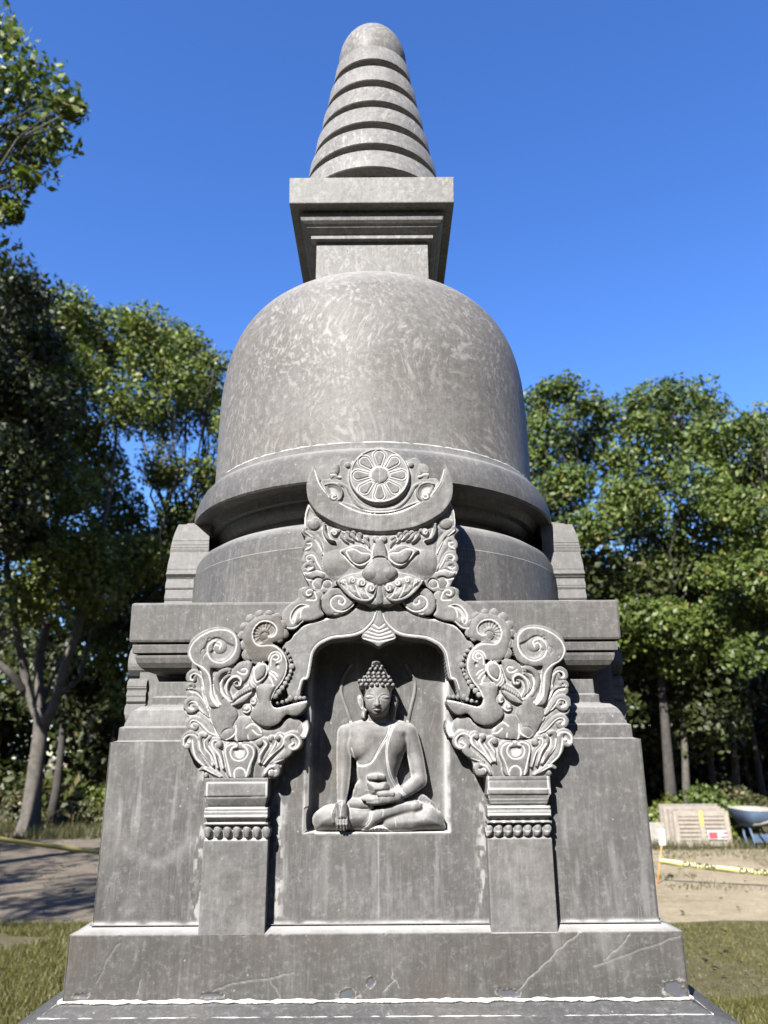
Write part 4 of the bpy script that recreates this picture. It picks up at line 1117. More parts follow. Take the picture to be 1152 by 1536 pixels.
# ------------------------------------------------------------------ the seated figure
def make_buddha():
    wb = WW - NB
    r = Relief(-.132, .152, 1.500, 1.835, .0008, wb, .525)
    L = dict(body=0, hair=1, bowl=2, robe=3, halo=4)
    r.H[:] = ABSENT
    K = .004
    def acc(sl, m, h, lab, k=None):
        """smooth union on the figure's front surface"""
        kk = K if k is None else k
        H = r.H[sl]
        old = np.where(H > -1, H, -.05)
        q = np.clip(kk - np.abs(old - h), 0, None) / max(kk, 1e-9)
        hn = np.maximum(old, h) + q * q * kk / 4
        H[m] = hn[m]
        take = m & (h >= old - 1e-6)
        r.L[sl][take] = lab
    def cap(f, path, rad, c, lab=0, k=None, flat=1.0, n=4):
        p = np.asarray(path, float); w = r.tr(f, p, False, n)
        rs = np.asarray(rad if hasattr(rad, '__len__') else [rad] * len(p), float)
        cs = np.asarray(c if hasattr(c, '__len__') else [c] * len(p), float)
        t0 = np.linspace(0, 1, len(p)); t1 = np.linspace(0, 1, len(w))
        rr = np.interp(t1, t0, rs) * r.mpp; cc = np.interp(t1, t0, cs)
        sl = r.win(w, rr.max() + .002)
        X, Z = r.X[sl], r.Z[sl]
        best = np.full(X.shape, -9.0)
        for i in range(len(w) - 1):
            (ax, az), (bx, bz) = w[i], w[i + 1]
            dx, dz = bx - ax, bz - az; L2 = max(dx * dx + dz * dz, 1e-12)
            t = np.clip(((X - ax) * dx + (Z - az) * dz) / L2, 0, 1)
            d = np.hypot(X - ax - t * dx, Z - az - t * dz); R0 = rr[i] + (rr[i + 1] - rr[i]) * t
            h = cc[i] + (cc[i + 1] - cc[i]) * t + flat * np.sqrt(np.clip(R0 * R0 - d * d, 0, None))
            best = np.maximum(best, np.where(d < R0, h, -9))
        acc(sl, best > -1, best, lab, k)
    def blob(f, c, rx, rz, base, depth, lab=0, k=None):
        w = r.tr(f, [c], n=1); rx *= r.mpp; rz *= r.mpp; sl = r.win(w, max(rx, rz) + .002)
        q = np.hypot((r.X[sl] - w[0, 0]) / rx, (r.Z[sl] - w[0, 1]) / rz)
        acc(sl, q < 1, base + depth * np.sqrt(np.clip(1 - q * q, 0, 1)), lab, k)
    def pil(f, pts, base, depth, rw, lab=0, k=None, n=4):
        w = r.tr(f, pts, True, n); sl = r.win(w, .003); d, ins, _ = r.segdist(sl, w, True)
        t = np.clip(d / rw, 0, 1); h = base + depth * np.sqrt(np.clip(1 - (1 - t) ** 2, 0, 1))
        acc(sl, ins, h, lab, k)
    # nimbus ridges on the back slab
    hl = L['halo']
    for p in ([(378, 632), (355, 560), (325, 480), (311, 420), (318, 350), (345, 290), (390, 225), (455, 172), (520, 142), (572, 132)], [(572, 132), (640, 150), (700, 185), (745, 235), (785, 300), (812, 360), (806, 440), (785, 530), (765, 625)]):
        cap('Z6', p, 12, .0012, hl, 0, .9)
    # seat cushion of crossed legs
    pil('B2', [(58, 930), (60, 860), (105, 800), (180, 770), (340, 765), (520, 785), (530, 900), (470, 960), (300, 972), (80, 974)], .020, .045, .030)
    cap('B2', [(120, 890), (300, 870), (470, 880)], [78, 92, 80], [.030, .038, .036])
    pil('B2', [(560, 960), (585, 905), (680, 850), (830, 815), (960, 770), (1040, 830), (1085, 915), (1062, 968), (700, 974)], .020, .046, .028)
    cap('B2', [(650, 915), (820, 890), (1010, 885)], [58, 78, 72], [.044, .042, .030])
    cap('B2', [(480, 915), (560, 850), (700, 800), (850, 780)], [46, 52, 48, 42], [.048, .052, .052, .048])
    cap('B2', [(850, 780), (880, 785)], [42, 30], [.050, .048])
    cap('B2', [(350, 765), (430, 765), (505, 772)], [34, 36, 28], [.046, .050, .050])
    cap('B2', [(790, 745), (890, 725), (960, 770), (1010, 810)], [34, 40, 38, 30], [.020, .024, .024, .02], L['robe'])
    pil('B2', [(440, 974), (470, 945), (530, 922), (580, 915), (640, 930), (690, 974)], .040, .022, .018, 5)
    # trunk
    pil('B2', [(480, 112), (400, 135), (325, 190), (338, 290), (385, 430), (408, 560), (370, 640), (360, 760), (760, 760), (722, 600), (715, 530), (757, 400), (785, 270), (800, 180), (690, 112)], .008, .044, .034)
    blob('B2', (450, 300), 125, 130, .022, .034); blob('B2', (665, 295), 120, 140, .022, .034)
    blob('B2', (540, 480), 150, 200, .020, .030); blob('B2', (535, 650), 165, 110, .018, .034)
    cap('B2', [(345, 195), (480, 160), (620, 155), (780, 190)], [72, 66, 66, 74], [.012, .018, .018, .012])
    cap('B1', [(560, 900), (560, 1060)], [165, 190], [.018, .012])                      # neck
    r.BUMP('B2', (440, 362), 13, 13, .0016)
    # arms
    cap('B2', [(305, 210), (290, 360), (288, 520)], [72, 60, 56], [.014, .018, .022])
    cap('B2', [(288, 530), (284, 640), (278, 745)], [56, 48, 36], [.024, .038, .052])
    cap('B2', [(800, 205), (850, 360), (885, 560)], [74, 64, 62], [.014, .014, .020])
    cap('B2', [(885, 580), (800, 645), (705, 700)], [62, 54, 42], [.026, .044, .056])
    m0 = r.H > -1; body = m0 & (r.L == 0); w0_ = blur(m0.astype(float), 3, 2)
    r.H = np.where(body, blur(np.where(m0, r.H, 0), 3, 2) / np.maximum(w0_, 1e-3), r.H)
    # hand over the knee: palm, four fingers, thumb
    pil('B2', [(245, 745), (300, 740), (330, 790), (338, 860), (330, 880), (245, 880), (240, 800)], .060, .020, .012, 0, .002)
    for x, y1, q in ((254, 945, 13), (277, 958, 13.5), (300, 960, 13), (321, 948, 12)):
        cap('B2', [(x, 860), (x + .5, 910), (x, y1)], [q, q, q * .85], [.072, .074, .066], 0, .0005)
    cap('B2', [(250, 765), (225, 830), (215, 895)], [20, 17, 14], [.062, .064, .060], 0, .001)
    for k in range(4):
        for y in (888, 920, 948):
            pass
    # hand in the lap with bowl
    pil('B2', [(462, 610), (475, 580), (510, 566), (600, 566), (638, 580), (660, 620), (662, 655), (635, 695), (600, 712), (510, 712), (478, 670)], .030, .044, .030, L['bowl'], .001)
    cap('B2', [(497, 556), (550, 552), (600, 556)], [20, 22, 20], [.056, .064, .056], L['bowl'], .001)
    cap('B2', [(705, 700), (640, 715), (590, 725)], [44, 40, 34], [.060, .068, .070])
    for (a, b_, q, c) in (((600, 708), (470, 712), 17, .066), ((600, 722), (445, 722), 17, .069), ((600, 738), (480, 742), 17, .070), ((610, 752), (500, 755), 15, .064)):
        cap('B2', [a, ((a[0] + b_[0]) / 2, (a[1] + b_[1]) / 2 + 4), b_], [q, q, q * .8], [c, c + .001, c - .004], 0, .0008)
    cap('B2', [(670, 682), (620, 680), (570, 684)], [22, 20, 16], [.072, .076, .074], 0, .001)
    # head
    pil('B1', [(318, 540), (325, 690), (350, 820), (405, 920), (470, 975), (540, 995), (610, 980), (670, 935), (720, 850), (752, 720), (762, 540), (700, 480), (380, 480)], .028, .046, .030)
    blob('B1', (540, 720), 205, 260, .058, .020)
    blob('B1', (540, 930), 90, 55, .062, .010); blob('B1', (430, 830), 80, 90, .056, .010); blob('B1', (650, 830), 80, 90, .056, .010)
    # ears
    for pts in ([(205, 700), (235, 650), (290, 655), (318, 740), (330, 840), (375, 900), (350, 1030), (300, 1042), (270, 1000), (272, 900), (225, 800)], [(765, 640), (845, 670), (868, 760), (835, 900), (810, 1050), (755, 1055), (715, 950), (750, 800)]):
        pil('B1', pts, .024, .014, .006)
    # nose, lids, mouth
    cap('B1', [(532, 700), (534, 770), (532, 815)], [24, 30, 36], [.0755, .081, .083], 0, .003, .5)
    cap('B1', [(495, 828), (535, 832), (575, 828)], [22, 30, 22], [.076, .081, .076], 0, .002, .5)
    blob('B1', (425, 708), 72, 36, .067, .0085, 0, .001); blob('B1', (648, 712), 72, 36, .067, .0085, 0, .001)
    cap('B1', [(478, 868), (530, 860), (590, 866)], [9, 16, 9], [.0755, .078, .0755], 0, .001, .5)
    cap('B1', [(490, 900), (532, 904), (582, 898)], [10, 18, 10], [.0755, .0775, .0755], 0, .001, .5)
    # hair cap with curls
    hr = L['hair']
    pil('B1', [(300, 560), (245, 545), (238, 455), (300, 385), (360, 330), (400, 250), (450, 215), (590, 215), (655, 245), (700, 330), (775, 420), (795, 520), (770, 570), (660, 545), (540, 540), (400, 545)], .030, .044, .040, hr, .001)
    for y, xs, q in ((515, range(285, 800, 82), 36), (452, range(262, 800, 80), 36), (398, range(335, 750, 76), 32), (345, range(400, 690, 78), 36), (278, range(430, 660, 78), 32), (235, range(465, 620, 70), 26)):
        for x in xs:
            e = 1 - ((x - 530) / 330) ** 2
            blob('B1', (x, y), q, q, .040 + .030 * max(e, .1) ** .5, .010, hr, .0004)
    pil('B1', [(455, 200), (450, 150), (472, 95), (512, 66), (560, 88), (590, 135), (585, 205)], .040, .026, .012, hr, .001)
    m = r.H > -1
    # drawn details
    g = lambda f, p, w=.0010, d=.0016, du=.8, c=False: r.G(f, p, w, d, du, c)
    g('B1', [(345, 690), (390, 648), (450, 652), (520, 715)], .0010, -.0012, .15); g('B1', [(548, 715), (600, 662), (670, 648), (742, 684)], .0010, -.0012, .15)
    g('B1', [(358, 716), (425, 742), (492, 716)], .0008, .0018, .35); g('B1', [(580, 722), (650, 746), (720, 718)], .0008, .0018, .35)
    g('B1', [(365, 690), (425, 676), (490, 700)], .0007, .001, .5); g('B1', [(585, 704), (650, 680), (715, 694)], .0007, .001, .5)
    g('B1', [(478, 884), (535, 882), (590, 882)], .0008, .002, .2)
    g('B1', [(240, 700), (265, 680), (290, 720), (300, 800), (290, 860), (250, 800), (235, 730)], .0010, .002, .9); g('B1', [(310, 910), (315, 980), (330, 1010)], .0009, .002, .8)
    for off in (0, 17):
        g('B2', [(655 + off, 118), (632 + off, 215), (570 + off * .8, 325), (515 + off * .4, 425), (470, 452 + off * .6), (425, 458 + off * .6), (392, 440 + off * .4), (352, 320)], .0009, .0016, .9)
        g('B2', [(705 - off, 118), (660 - off, 215), (632 - off * .6, 335), (638 - off * .6, 440), (665 - off, 545), (715 - off, 640)], .0009, .0016, .9)
    g('B2', [(480, 112), (560, 122), (650, 116)], .0009, .0012, .6); g('B2', [(505, 95), (580, 108), (650, 96)], .0008, .001, .4)
    g('B2', [(518, 800), (510, 870), (480, 920), (430, 958)], .0010, .0018, .7); g('B2', [(505, 800), (495, 870), (465, 918)], .0008, .001, .5)
    g('B2', [(720, 655), (760, 690), (795, 715)], .0009, .0015, .9); g('B2', [(735, 650), (775, 685)], .0008, .001, .7)
    g('B2', [(495, 575), (550, 582), (605, 574)], .0011, .003, .4); g('B2', [(462, 645), (550, 662), (650, 640)], .0008, .001, .3)
    for k in range(5):
        g('B2', [(565 + (k - 2) * 8, 925), (565 + (k - 2) * 50, 970)], .0010, .002, .9)
    for k in range(5):
        g('B2', [(850 + k * 28, 722 + k * 8), (900 + k * 26, 750 + k * 14)], .0008, .0014, .7)
    for x in (266, 288.5, 311): g('B2', [(x, 868), (x, 955)], .0007, .0025, .35)
    for y in (872, 905, 935): g('B2', [(240, y), (335, y - 2)], .0006, .0008, .2)
    for (x, y) in ((255, 790), (275, 765)): g('B2', [(x + 10, y - 20), (275, 820), (268, 860)], .0008, .0012, .6)
    g('B2', [(338, 790), (430, 800), (520, 795)], .0009, .0015, .6); g('B2', [(690, 860), (700, 930)], .0007, .0008, .5)
    g('B2', [(520, 800), (590, 795), (600, 820), (595, 850)], .0009, .0012, .5)
    r.S = np.clip((vnoise(r.X, r.Z, .05, 111, 4) - .55) * 1.2, 0, .25)
    r.finish(.0002, .7, .0045, 113, haze=.25)
    r.main = 0
    return r.build({0: 'seated_figure', 1: 'curled_hair', 2: 'alms_bowl', 3: 'robe', 5: 'robe_hem', 4: 'nimbus_ridge'}, CV, stupa, back=.004)['main']
make_buddha()
# ------------------------------------------------------------------ ground
def sheet(name, poly, z, mat, kind='structure'):
    o = mesh_obj(name, [(x, y, z) for x, y in poly], [list(range(len(poly)))], mat)
    return tag(o, kind=kind)
def wavy(p, q, n, amp, seed):
    R_ = random.Random(seed)
    return [(p[0] + (q[0] - p[0]) * i / n + R_.uniform(-amp, amp), p[1] + (q[1] - p[1]) * i / n + R_.uniform(-amp, amp)) for i in range(n + 1)]
sheet('ground', [(-300, -80), (300, -80), (300, 600), (-300, 600)], 0, M['dirt'])
sheet('gravel_drive', [(-40, 7.6)] + wavy((-1.6, 7.6), (-1.2, 19.5), 30, .12, 1) + [(-40, 19.5)], .004, M['gravel'])
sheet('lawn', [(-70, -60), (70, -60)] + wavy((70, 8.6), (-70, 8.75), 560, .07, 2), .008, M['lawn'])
sheet('forest_floor', [(60, 90), (-60, 90)] + wavy((-60, 18.6), (60, 16.3), 200, .2, 3), .012, M['litter'])

def grass_mesh(name, boxes, mat, seed):
    g = np.random.default_rng(seed); co = []; tone = []
    for (x0, x1, y0, y1, n, hh, ww, tmin) in boxes:
        x = g.uniform(x0, x1, n); y = g.uniform(y0, y1, n)
        keep = vnoise(x, y, 1.1, seed, 3) > tmin; x = x[keep]; y = y[keep]; n = len(x)
        a = g.uniform(0, 2 * pi, n); h = hh * g.uniform(.45, 1.25, n); w = ww * g.uniform(.7, 1.3, n); l = g.normal(0, .45, (n, 2)) * h[:, None]
        dx, dy = np.cos(a) * w / 2, np.sin(a) * w / 2
        z = np.full(n, .008)
        co.append(np.stack([np.stack([x - dx, y - dy, z], 1), np.stack([x + dx, y + dy, z], 1), np.stack([x + l[:, 0], y + l[:, 1], z + h], 1)], 1).reshape(-1, 3))
        tone.append(np.repeat(np.clip(g.normal(.5, .28, n), 0, 1), 3))
    co = np.vstack(co); o = mesh_obj(name, co, np.arange(len(co)).reshape(-1, 3), mat)
    at = o.data.attributes.new('tone', 'FLOAT', 'POINT'); at.data.foreach_set('value', np.concatenate(tone).astype(np.float32))
    return tag(o, kind='stuff')
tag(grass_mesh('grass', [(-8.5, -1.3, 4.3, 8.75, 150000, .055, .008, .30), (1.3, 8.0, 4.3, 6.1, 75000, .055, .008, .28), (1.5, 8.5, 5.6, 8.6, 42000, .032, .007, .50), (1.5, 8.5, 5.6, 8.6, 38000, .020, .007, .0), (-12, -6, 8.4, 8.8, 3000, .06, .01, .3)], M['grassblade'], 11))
tag(grass_mesh('dry_weeds', [(-10, -3, 17.0, 19.5, 9000, .26, .016, .46), (2.5, 11, 14.6, 16.6, 14000, .16, .014, .5), (2.6, 9, 10.5, 14.6, 9000, .05, .012, .60)], M['weed'], 12))

# ------------------------------------------------------------------ trees
def leaf_cloud(clumps, n_per, size, seed, flat=.85):
    g = np.random.default_rng(seed); V = []; T = []
    for (c, r, dens) in clumps:
        n = int(n_per * dens)
        d = g.normal(0, 1, (n, 3)); d /= np.linalg.norm(d, axis=1)[:, None]
        # irregular clump: radius varies with direction
        bx = g.normal(0, 1, (5, 3)); bx /= np.linalg.norm(bx, axis=1)[:, None]
        lob = 0.72 + 0.55 * np.max(np.clip(d @ bx.T, 0, 1) ** 3, axis=1)
        rad = r * lob * g.random(n) ** .42
        p = np.asarray(c) + d * rad[:, None] * [1.08, 1.08, flat]
        nrm = g.normal(0, .75, (n, 3)) + d * .6 + [0, -.15, .75]
        nrm /= np.linalg.norm(nrm, axis=1)[:, None]
        t = np.cross(nrm, g.normal(0, 1, (n, 3))); t /= np.linalg.norm(t, axis=1)[:, None]
        t[:, 2] -= .35; t /= np.linalg.norm(t, axis=1)[:, None]
        b = np.cross(nrm, t)
        L = size * g.uniform(.65, 1.35, n)[:, None]; W = L * g.uniform(.24, .36, n)[:, None]
        v = np.stack([p - t * L / 2, p + b * W - nrm * W * .35 + t * L * .08, p + t * L / 2 - nrm * L * .1, p - b * W - nrm * W * .35 + t * L * .08], 1)
        V.append(v.reshape(-1, 3)); T.append(np.repeat(np.clip(g.normal(.45, .25, n) + g.normal(0, .12), 0, 1), 4))
    V = np.vstack(V); k = np.arange(len(V)).reshape(-1, 4)
    F = np.vstack([k[:, [0, 1, 2]], k[:, [0, 2, 3]]])
    return V, F, np.concatenate(T)

def foliage(name, clumps, n_per, size, mat, parent, seed):
    V, F, T = leaf_cloud(clumps, n_per, size, seed)
    o = mesh_obj(name, V, F, mat, parent)
    at = o.data.attributes.new('tone', 'FLOAT', 'POINT'); at.data.foreach_set('value', T.astype(np.float32))
    return o

def wobble(a, b, n, amp, R_):
    a, b = Vector(a), Vector(b); out = []
    for i in range(n + 1):
        p = a.lerp(b, i / n)
        if 0 < i < n: p += Vector((R_.uniform(-amp, amp), R_.uniform(-amp, amp), R_.uniform(-amp, amp) * .6))
        out.append(p)
    return out

def tree(name, label, base, r0, clumps, mat, seed, n_per=600, size=.13, stems=None, group=None, cat='tree', fork=.42, limb=1.0, bark=None):
    """base (x, y); clumps [(xyz, r, density)] in world space; stems: explicit world paths [(points, radii)]"""
    R_ = random.Random(seed)
    root = empty(name, (base[0], base[1], 0), label=label, cat=cat, group=group)
    o = Vector((base[0], base[1], 0))
    cl = [(np.array(c) - np.array(o), r, d) for c, r, d in clumps]
    b = MB()
    top = max(c[2] for c, r, d in cl); cen = Vector(np.mean([c for c, r, d in cl], axis=0))
    if stems:
        tips = []
        for pts, rs in stems:
            pp = [Vector(p) - o for p in pts]; b.tube(sm([list(p) for p in pp], False, 3), np.interp(np.linspace(0, 1, (len(pp) - 1) * 3 + 1), np.linspace(0, 1, len(rs)), rs), 10)
            tips.append((pp[-1], rs[-1]))
    else:
        hf = max(top * fork, .6)
        f = Vector((cen.x * .25, cen.y * .25, hf))
        pp = wobble((0, 0, -.05), f, 4, r0 * .5, R_); b.tube(pp, [r0 * 1.35, r0, r0 * .82, r0 * .66, r0 * .5], 10)
        tips = [(f, r0 * .6)]
    for c, r, d in cl:
        c = Vector(c); t = min(tips, key=lambda q: (q[0] - c).length + max(0, q[0].z - c.z) * 2)
        ln = (c - t[0]).length
        pp = wobble(t[0] - Vector((0, 0, .05)), c, 4, ln * .09, R_)
        rr = min(t[1] * .42, .018 + ln * .012) * limb
        b.tube(pp, [rr, rr * .8, rr * .6, rr * .42, rr * .22], 6)
        for k in range(3):
            q = c + Vector((R_.uniform(-1, 1), R_.uniform(-1, 1), R_.uniform(-.6, .8))) * r * .9
            b.tube(wobble(pp[3], q, 2, r * .12, R_), [rr * .4, rr * .25, rr * .1], 4)
    b.build('trunk', bark or M['bark'], root, True)
    foliage('crown', cl, n_per, size, mat, root, seed)
    return root

def px_clumps(pts, d, seed, spread=1.6, dens=1.0, deep=0):
    """clumps surveyed as (u, v, r) at about distance d; each gets a depth of its own"""
    R_ = random.Random(seed); out = []
    for u, v, r in pts:
        Y = d + R_.uniform(-spread, spread)
        p = on_plane(u, v, Y); zc = np.linalg.norm(p - _CO) * .93
        out.append((p, r / FPX * zc * 1.18, dens * max(.35, (r / 45) ** 2)))
        for k in range(deep):
            Y2 = d + R_.uniform(1.2, 3.2); p2 = on_plane(u + R_.uniform(-25, 25), v + R_.uniform(5, 45), Y2)
            out.append((p2, r / FPX * zc * 1.1, dens * .7 * max(.35, (r / 45) ** 2)))
    return out
def wp(u, v, Y): return tuple(on_plane(u, v, Y))

L2 = [(110, 458, 32), (85, 482, 38), (140, 498, 42), (185, 488, 36), (215, 482, 32), (165, 545, 48), (225, 535, 46), (105, 556, 48), (120, 630, 52), (190, 605, 46), (60, 650, 55), (150, 690, 46), (90, 730, 56), (180, 765, 46), (40, 800, 56), (120, 820, 56), (205, 835, 46), (55, 890, 46), (140, 885, 44)]
b0 = on_ground(42, 1253)
D2 = b0[1]
st = [([(b0[0], D2, -.1), wp(46, 1225, D2), wp(52, 1165, D2), wp(60, 1105, D2), wp(62, 1062, D2)], [0.344, 0.221, 0.172, 0.164, 0.156]),
      ([wp(60, 1085, D2), wp(42, 1030, D2), wp(29, 970, D2 - .2), wp(22, 926, D2 - .3), wp(10, 840, D2 - .3), wp(30, 720, D2 - .2)], [0.123, 0.107, 0.09, 0.082, 0.066, 0.041]),
      ([wp(62, 1075, D2), wp(58, 997, D2 + .2), wp(69, 939, D2 + .3), wp(62, 880, D2 + .3), wp(90, 760, D2 + .3), wp(110, 620, D2)], [0.115, 0.107, 0.098, 0.082, 0.066, 0.041]),
      ([wp(64, 1090, D2), wp(80, 1060, D2 - .2), wp(96, 1002, D2 - .3), wp(120, 935, D2 - .4), wp(132, 880, D2 - .4), wp(165, 740, D2 - .3), wp(175, 640, D2)], [0.123, 0.107, 0.098, 0.09, 0.074, 0.057, 0.033]),
      ([wp(38, 1040, D2), wp(22, 1018, D2 - .3), wp(4, 1000, D2 - .5), wp(-30, 975, D2 - .6)], [.09, .085, .08, .06])]
GT = 'oaks at the edge of the clearing'
tree('oak_tree', 'oak with several grey stems forking low above the shaded drive', (b0[0], D2), .3, px_clumps(L2, D2, 21, 1.5, 1.0, 1), M['leaf'], 21, 1300, .128, st, GT)
L1 = [(12, 418, 40), (42, 440, 34), (10, 495, 55), (58, 520, 42), (5, 585, 55), (55, 600, 45), (-5, 680, 55), (45, 690, 45), (10, 770, 50), (-40, 560, 70), (-50, 680, 70), (-60, 800, 60), (-40, 460, 50)]
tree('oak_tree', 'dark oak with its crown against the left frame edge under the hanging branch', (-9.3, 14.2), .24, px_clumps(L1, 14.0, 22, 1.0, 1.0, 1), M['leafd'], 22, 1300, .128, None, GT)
L3 = [(252, 502, 32), (290, 522, 30), (318, 548, 28), (270, 570, 40), (322, 590, 28), (240, 612, 40), (300, 612, 26), (250, 705, 38), (312, 705, 34), (275, 770, 44), (225, 830, 44), (285, 850, 42), (330, 790, 36), (330, 880, 50), (265, 925, 44), (220, 965, 40), (265, 1005, 42), (205, 1050, 36), (160, 985, 38), (300, 960, 44), (365, 640, 50), (385, 740, 55), (370, 850, 55)]
tree('oak_tree', 'rounded oak left of the bell dome with sky showing through its limbs', (-5.6, 19.4), .20, px_clumps(L3, 19.2, 23, 1.4, 1.0, 1), M['leaf'], 23, 1300, .128, None, GT)
R1 = [(800, 600, 24), (824, 588, 24), (850, 582, 24), (880, 604, 28), (902, 622, 26), (820, 640, 38), (870, 660, 42), (806, 700, 42), (858, 722, 42), (912, 690, 36), (830, 780, 42), (890, 790, 42), (860, 850, 42), (912, 866, 38), (935, 740, 36), (880, 925, 38), (930, 950, 36), (770, 760, 40), (760, 660, 36)]
tree('oak_tree', 'light green oak just right of the bell dome', (3.9, 18.6), .11, px_clumps(R1, 18.3, 24, 1.4, 1.0, 1), M['leaf2'], 24, 1300, .128, None, GT, bark=M['bark_dark'])
R2 = [(952, 604, 24), (976, 594, 24), (1006, 588, 28), (1042, 594, 28), (1064, 612, 26), (960, 642, 38), (1010, 642, 42), (1058, 660, 38), (990, 702, 46), (1050, 722, 46), (958, 765, 42), (1020, 790, 46), (1080, 780, 42), (980, 852, 42), (1050, 862, 44), (1000, 925, 42), (1066, 930, 40), (945, 925, 36), (1020, 985, 36)]
tree('oak_tree', 'tallest oak right of the dome with a leafy double top', (6.6, 18.9), .12, px_clumps(R2, 18.7, 25, 1.4, 1.0, 1), M['leaf2'], 25, 1300, .128, None, GT, bark=M['bark_dark'])
R3 = [(1088, 655, 26), (1118, 640, 26), (1150, 632, 28), (1110, 700, 42), (1150, 705, 42), (1100, 762, 42), (1150, 790, 46), (1112, 850, 42), (1160, 872, 46), (1132, 905, 36), (1165, 955, 40), (1120, 980, 34), (1190, 660, 46), (1200, 760, 50), (1200, 860, 50)]
tree('oak_tree', 'spreading oak at the right frame edge above the wheelbarrow', (8.6, 16.9), .12, px_clumps(R3, 16.8, 26, 1.2, 1.0, 1), M['leaf2'], 26, 1300, .128, None, GT, bark=M['bark_dark'])
# hanging branch of the near tree, top left
N2 = [(8, 55, 26), (22, 118, 30), (60, 112, 28), (92, 150, 28), (108, 165, 18), (48, 165, 36), (82, 205, 28), (22, 210, 38), (62, 240, 26), (40, 268, 18), (6, 300, 26), (22, 322, 14), (-30, 90, 55), (-50, 190, 60), (-60, 290, 60), (-110, 120, 80), (-130, 260, 80), (-90, 20, 70), (-170, 190, 80), (-40, 360, 45), (-230, 60, 95), (-260, 290, 95), (-190, 400, 80)]
tree('oak_tree', 'near oak whose leafy branch hangs into the top left corner', (-8.6, 8.8), .24, px_clumps(N2, 9.0, 27, .5, .8), M['leaf'], 27, 520, .125, None, GT, fork=.55, limb=.65)
# shade tree beside the drive, left of the frame
R_ = random.Random(5)
sh = [((-10.2 + R_.uniform(-3.4, 3.4), 2.4 + R_.uniform(-3.2, 3.2), 8.2 + R_.uniform(-2.6, 2.6)), R_.uniform(.8, 1.25), 1.0) for _ in range(12)]
tree('oak_tree', 'broad oak left of the photo shading the gravel drive', (-10.2, 2.2), .26, sh, M['leaf'], 28, 520, .17, None, GT)
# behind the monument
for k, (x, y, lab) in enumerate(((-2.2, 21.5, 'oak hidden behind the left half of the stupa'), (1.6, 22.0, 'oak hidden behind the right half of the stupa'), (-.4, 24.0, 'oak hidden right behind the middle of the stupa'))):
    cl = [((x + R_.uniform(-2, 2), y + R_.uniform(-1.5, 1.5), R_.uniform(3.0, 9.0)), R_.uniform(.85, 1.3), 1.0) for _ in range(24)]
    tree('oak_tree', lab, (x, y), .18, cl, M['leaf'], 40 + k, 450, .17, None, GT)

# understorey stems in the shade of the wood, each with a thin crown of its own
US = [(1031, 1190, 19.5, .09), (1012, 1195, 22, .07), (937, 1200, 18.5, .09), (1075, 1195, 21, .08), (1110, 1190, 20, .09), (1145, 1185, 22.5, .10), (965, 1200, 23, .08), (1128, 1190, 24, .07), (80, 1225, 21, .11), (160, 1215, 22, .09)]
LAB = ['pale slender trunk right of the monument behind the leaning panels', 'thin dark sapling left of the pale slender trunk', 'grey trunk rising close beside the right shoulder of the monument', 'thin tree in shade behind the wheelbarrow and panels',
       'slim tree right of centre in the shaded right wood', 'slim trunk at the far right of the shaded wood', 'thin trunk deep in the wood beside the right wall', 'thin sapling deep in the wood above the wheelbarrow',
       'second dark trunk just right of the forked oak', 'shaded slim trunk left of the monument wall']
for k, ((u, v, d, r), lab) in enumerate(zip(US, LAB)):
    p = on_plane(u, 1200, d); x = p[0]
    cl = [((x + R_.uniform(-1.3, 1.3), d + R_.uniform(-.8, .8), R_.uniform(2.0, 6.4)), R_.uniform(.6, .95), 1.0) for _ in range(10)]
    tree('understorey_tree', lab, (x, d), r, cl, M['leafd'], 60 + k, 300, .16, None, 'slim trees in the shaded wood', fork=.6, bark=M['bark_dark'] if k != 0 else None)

# the wood behind reads as one mass
def wood():
    g = np.random.default_rng(77); cl = []
    for k in range(620):
        x = g.uniform(-26, 26); y = g.uniform(24.0, 31); z = 8.2 * g.random() ** 1.7 + .2
        cl.append((np.array((x, y, z)), g.uniform(1.0, 1.7), 1.0))
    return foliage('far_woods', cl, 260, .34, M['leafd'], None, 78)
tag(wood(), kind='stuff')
def clearing():  # added unseen woods behind the camera, cutting sky light to deepen shadows
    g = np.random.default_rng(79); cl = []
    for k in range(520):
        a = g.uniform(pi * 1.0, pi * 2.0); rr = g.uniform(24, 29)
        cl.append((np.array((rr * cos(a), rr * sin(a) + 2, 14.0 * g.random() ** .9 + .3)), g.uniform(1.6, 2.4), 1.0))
    return foliage('sky_blocker_woods', cl, 110, .75, M['leafd'], None, 80)
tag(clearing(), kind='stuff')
# low shrubs along the edge
def shrub(name, lab, u, v, d, w, h, mat, seed, n=380, size=.09, group='shrubs along the edge of the wood'):
    p = on_plane(u, v, d); R2_ = random.Random(seed)
    cl = [((p[0] + R2_.uniform(-w, w), d + R2_.uniform(-.3, .3), R2_.uniform(.15, h)), R2_.uniform(.18, .36), 1.0) for _ in range(10)]
    tree(name, lab, (p[0], d), .03, cl, mat, seed, n, size, None, group, 'shrub', fork=.2)
shrub('shrub', 'bright green shrub behind the leaning wooden panels', 1068, 1196, 16.0, .55, .85, M['leaf2'], 81)
shrub('shrub', 'low shrub behind the wheelbarrow with reddish dry leaves', 1135, 1205, 16.6, .6, .75, M['weed'], 82)
shrub('shrub', 'small dark shrub between the monument and the panels', 985, 1215, 16.6, .35, .75, M['leaf'], 83)
shrub('shrub', 'yellowish low shrub right of the forked oak trunk', 105, 1225, 19.0, .9, .75, M['weed'], 84)
shrub('shrub', 'greenish low shrub nearest the left wall of the monument', 150, 1222, 19.3, .6, .9, M['leaf'], 85)
shrub('shrub', 'yellowish low shrub left of the forked oak trunk', 8, 1222, 19.4, .7, .8, M['weed'], 86)

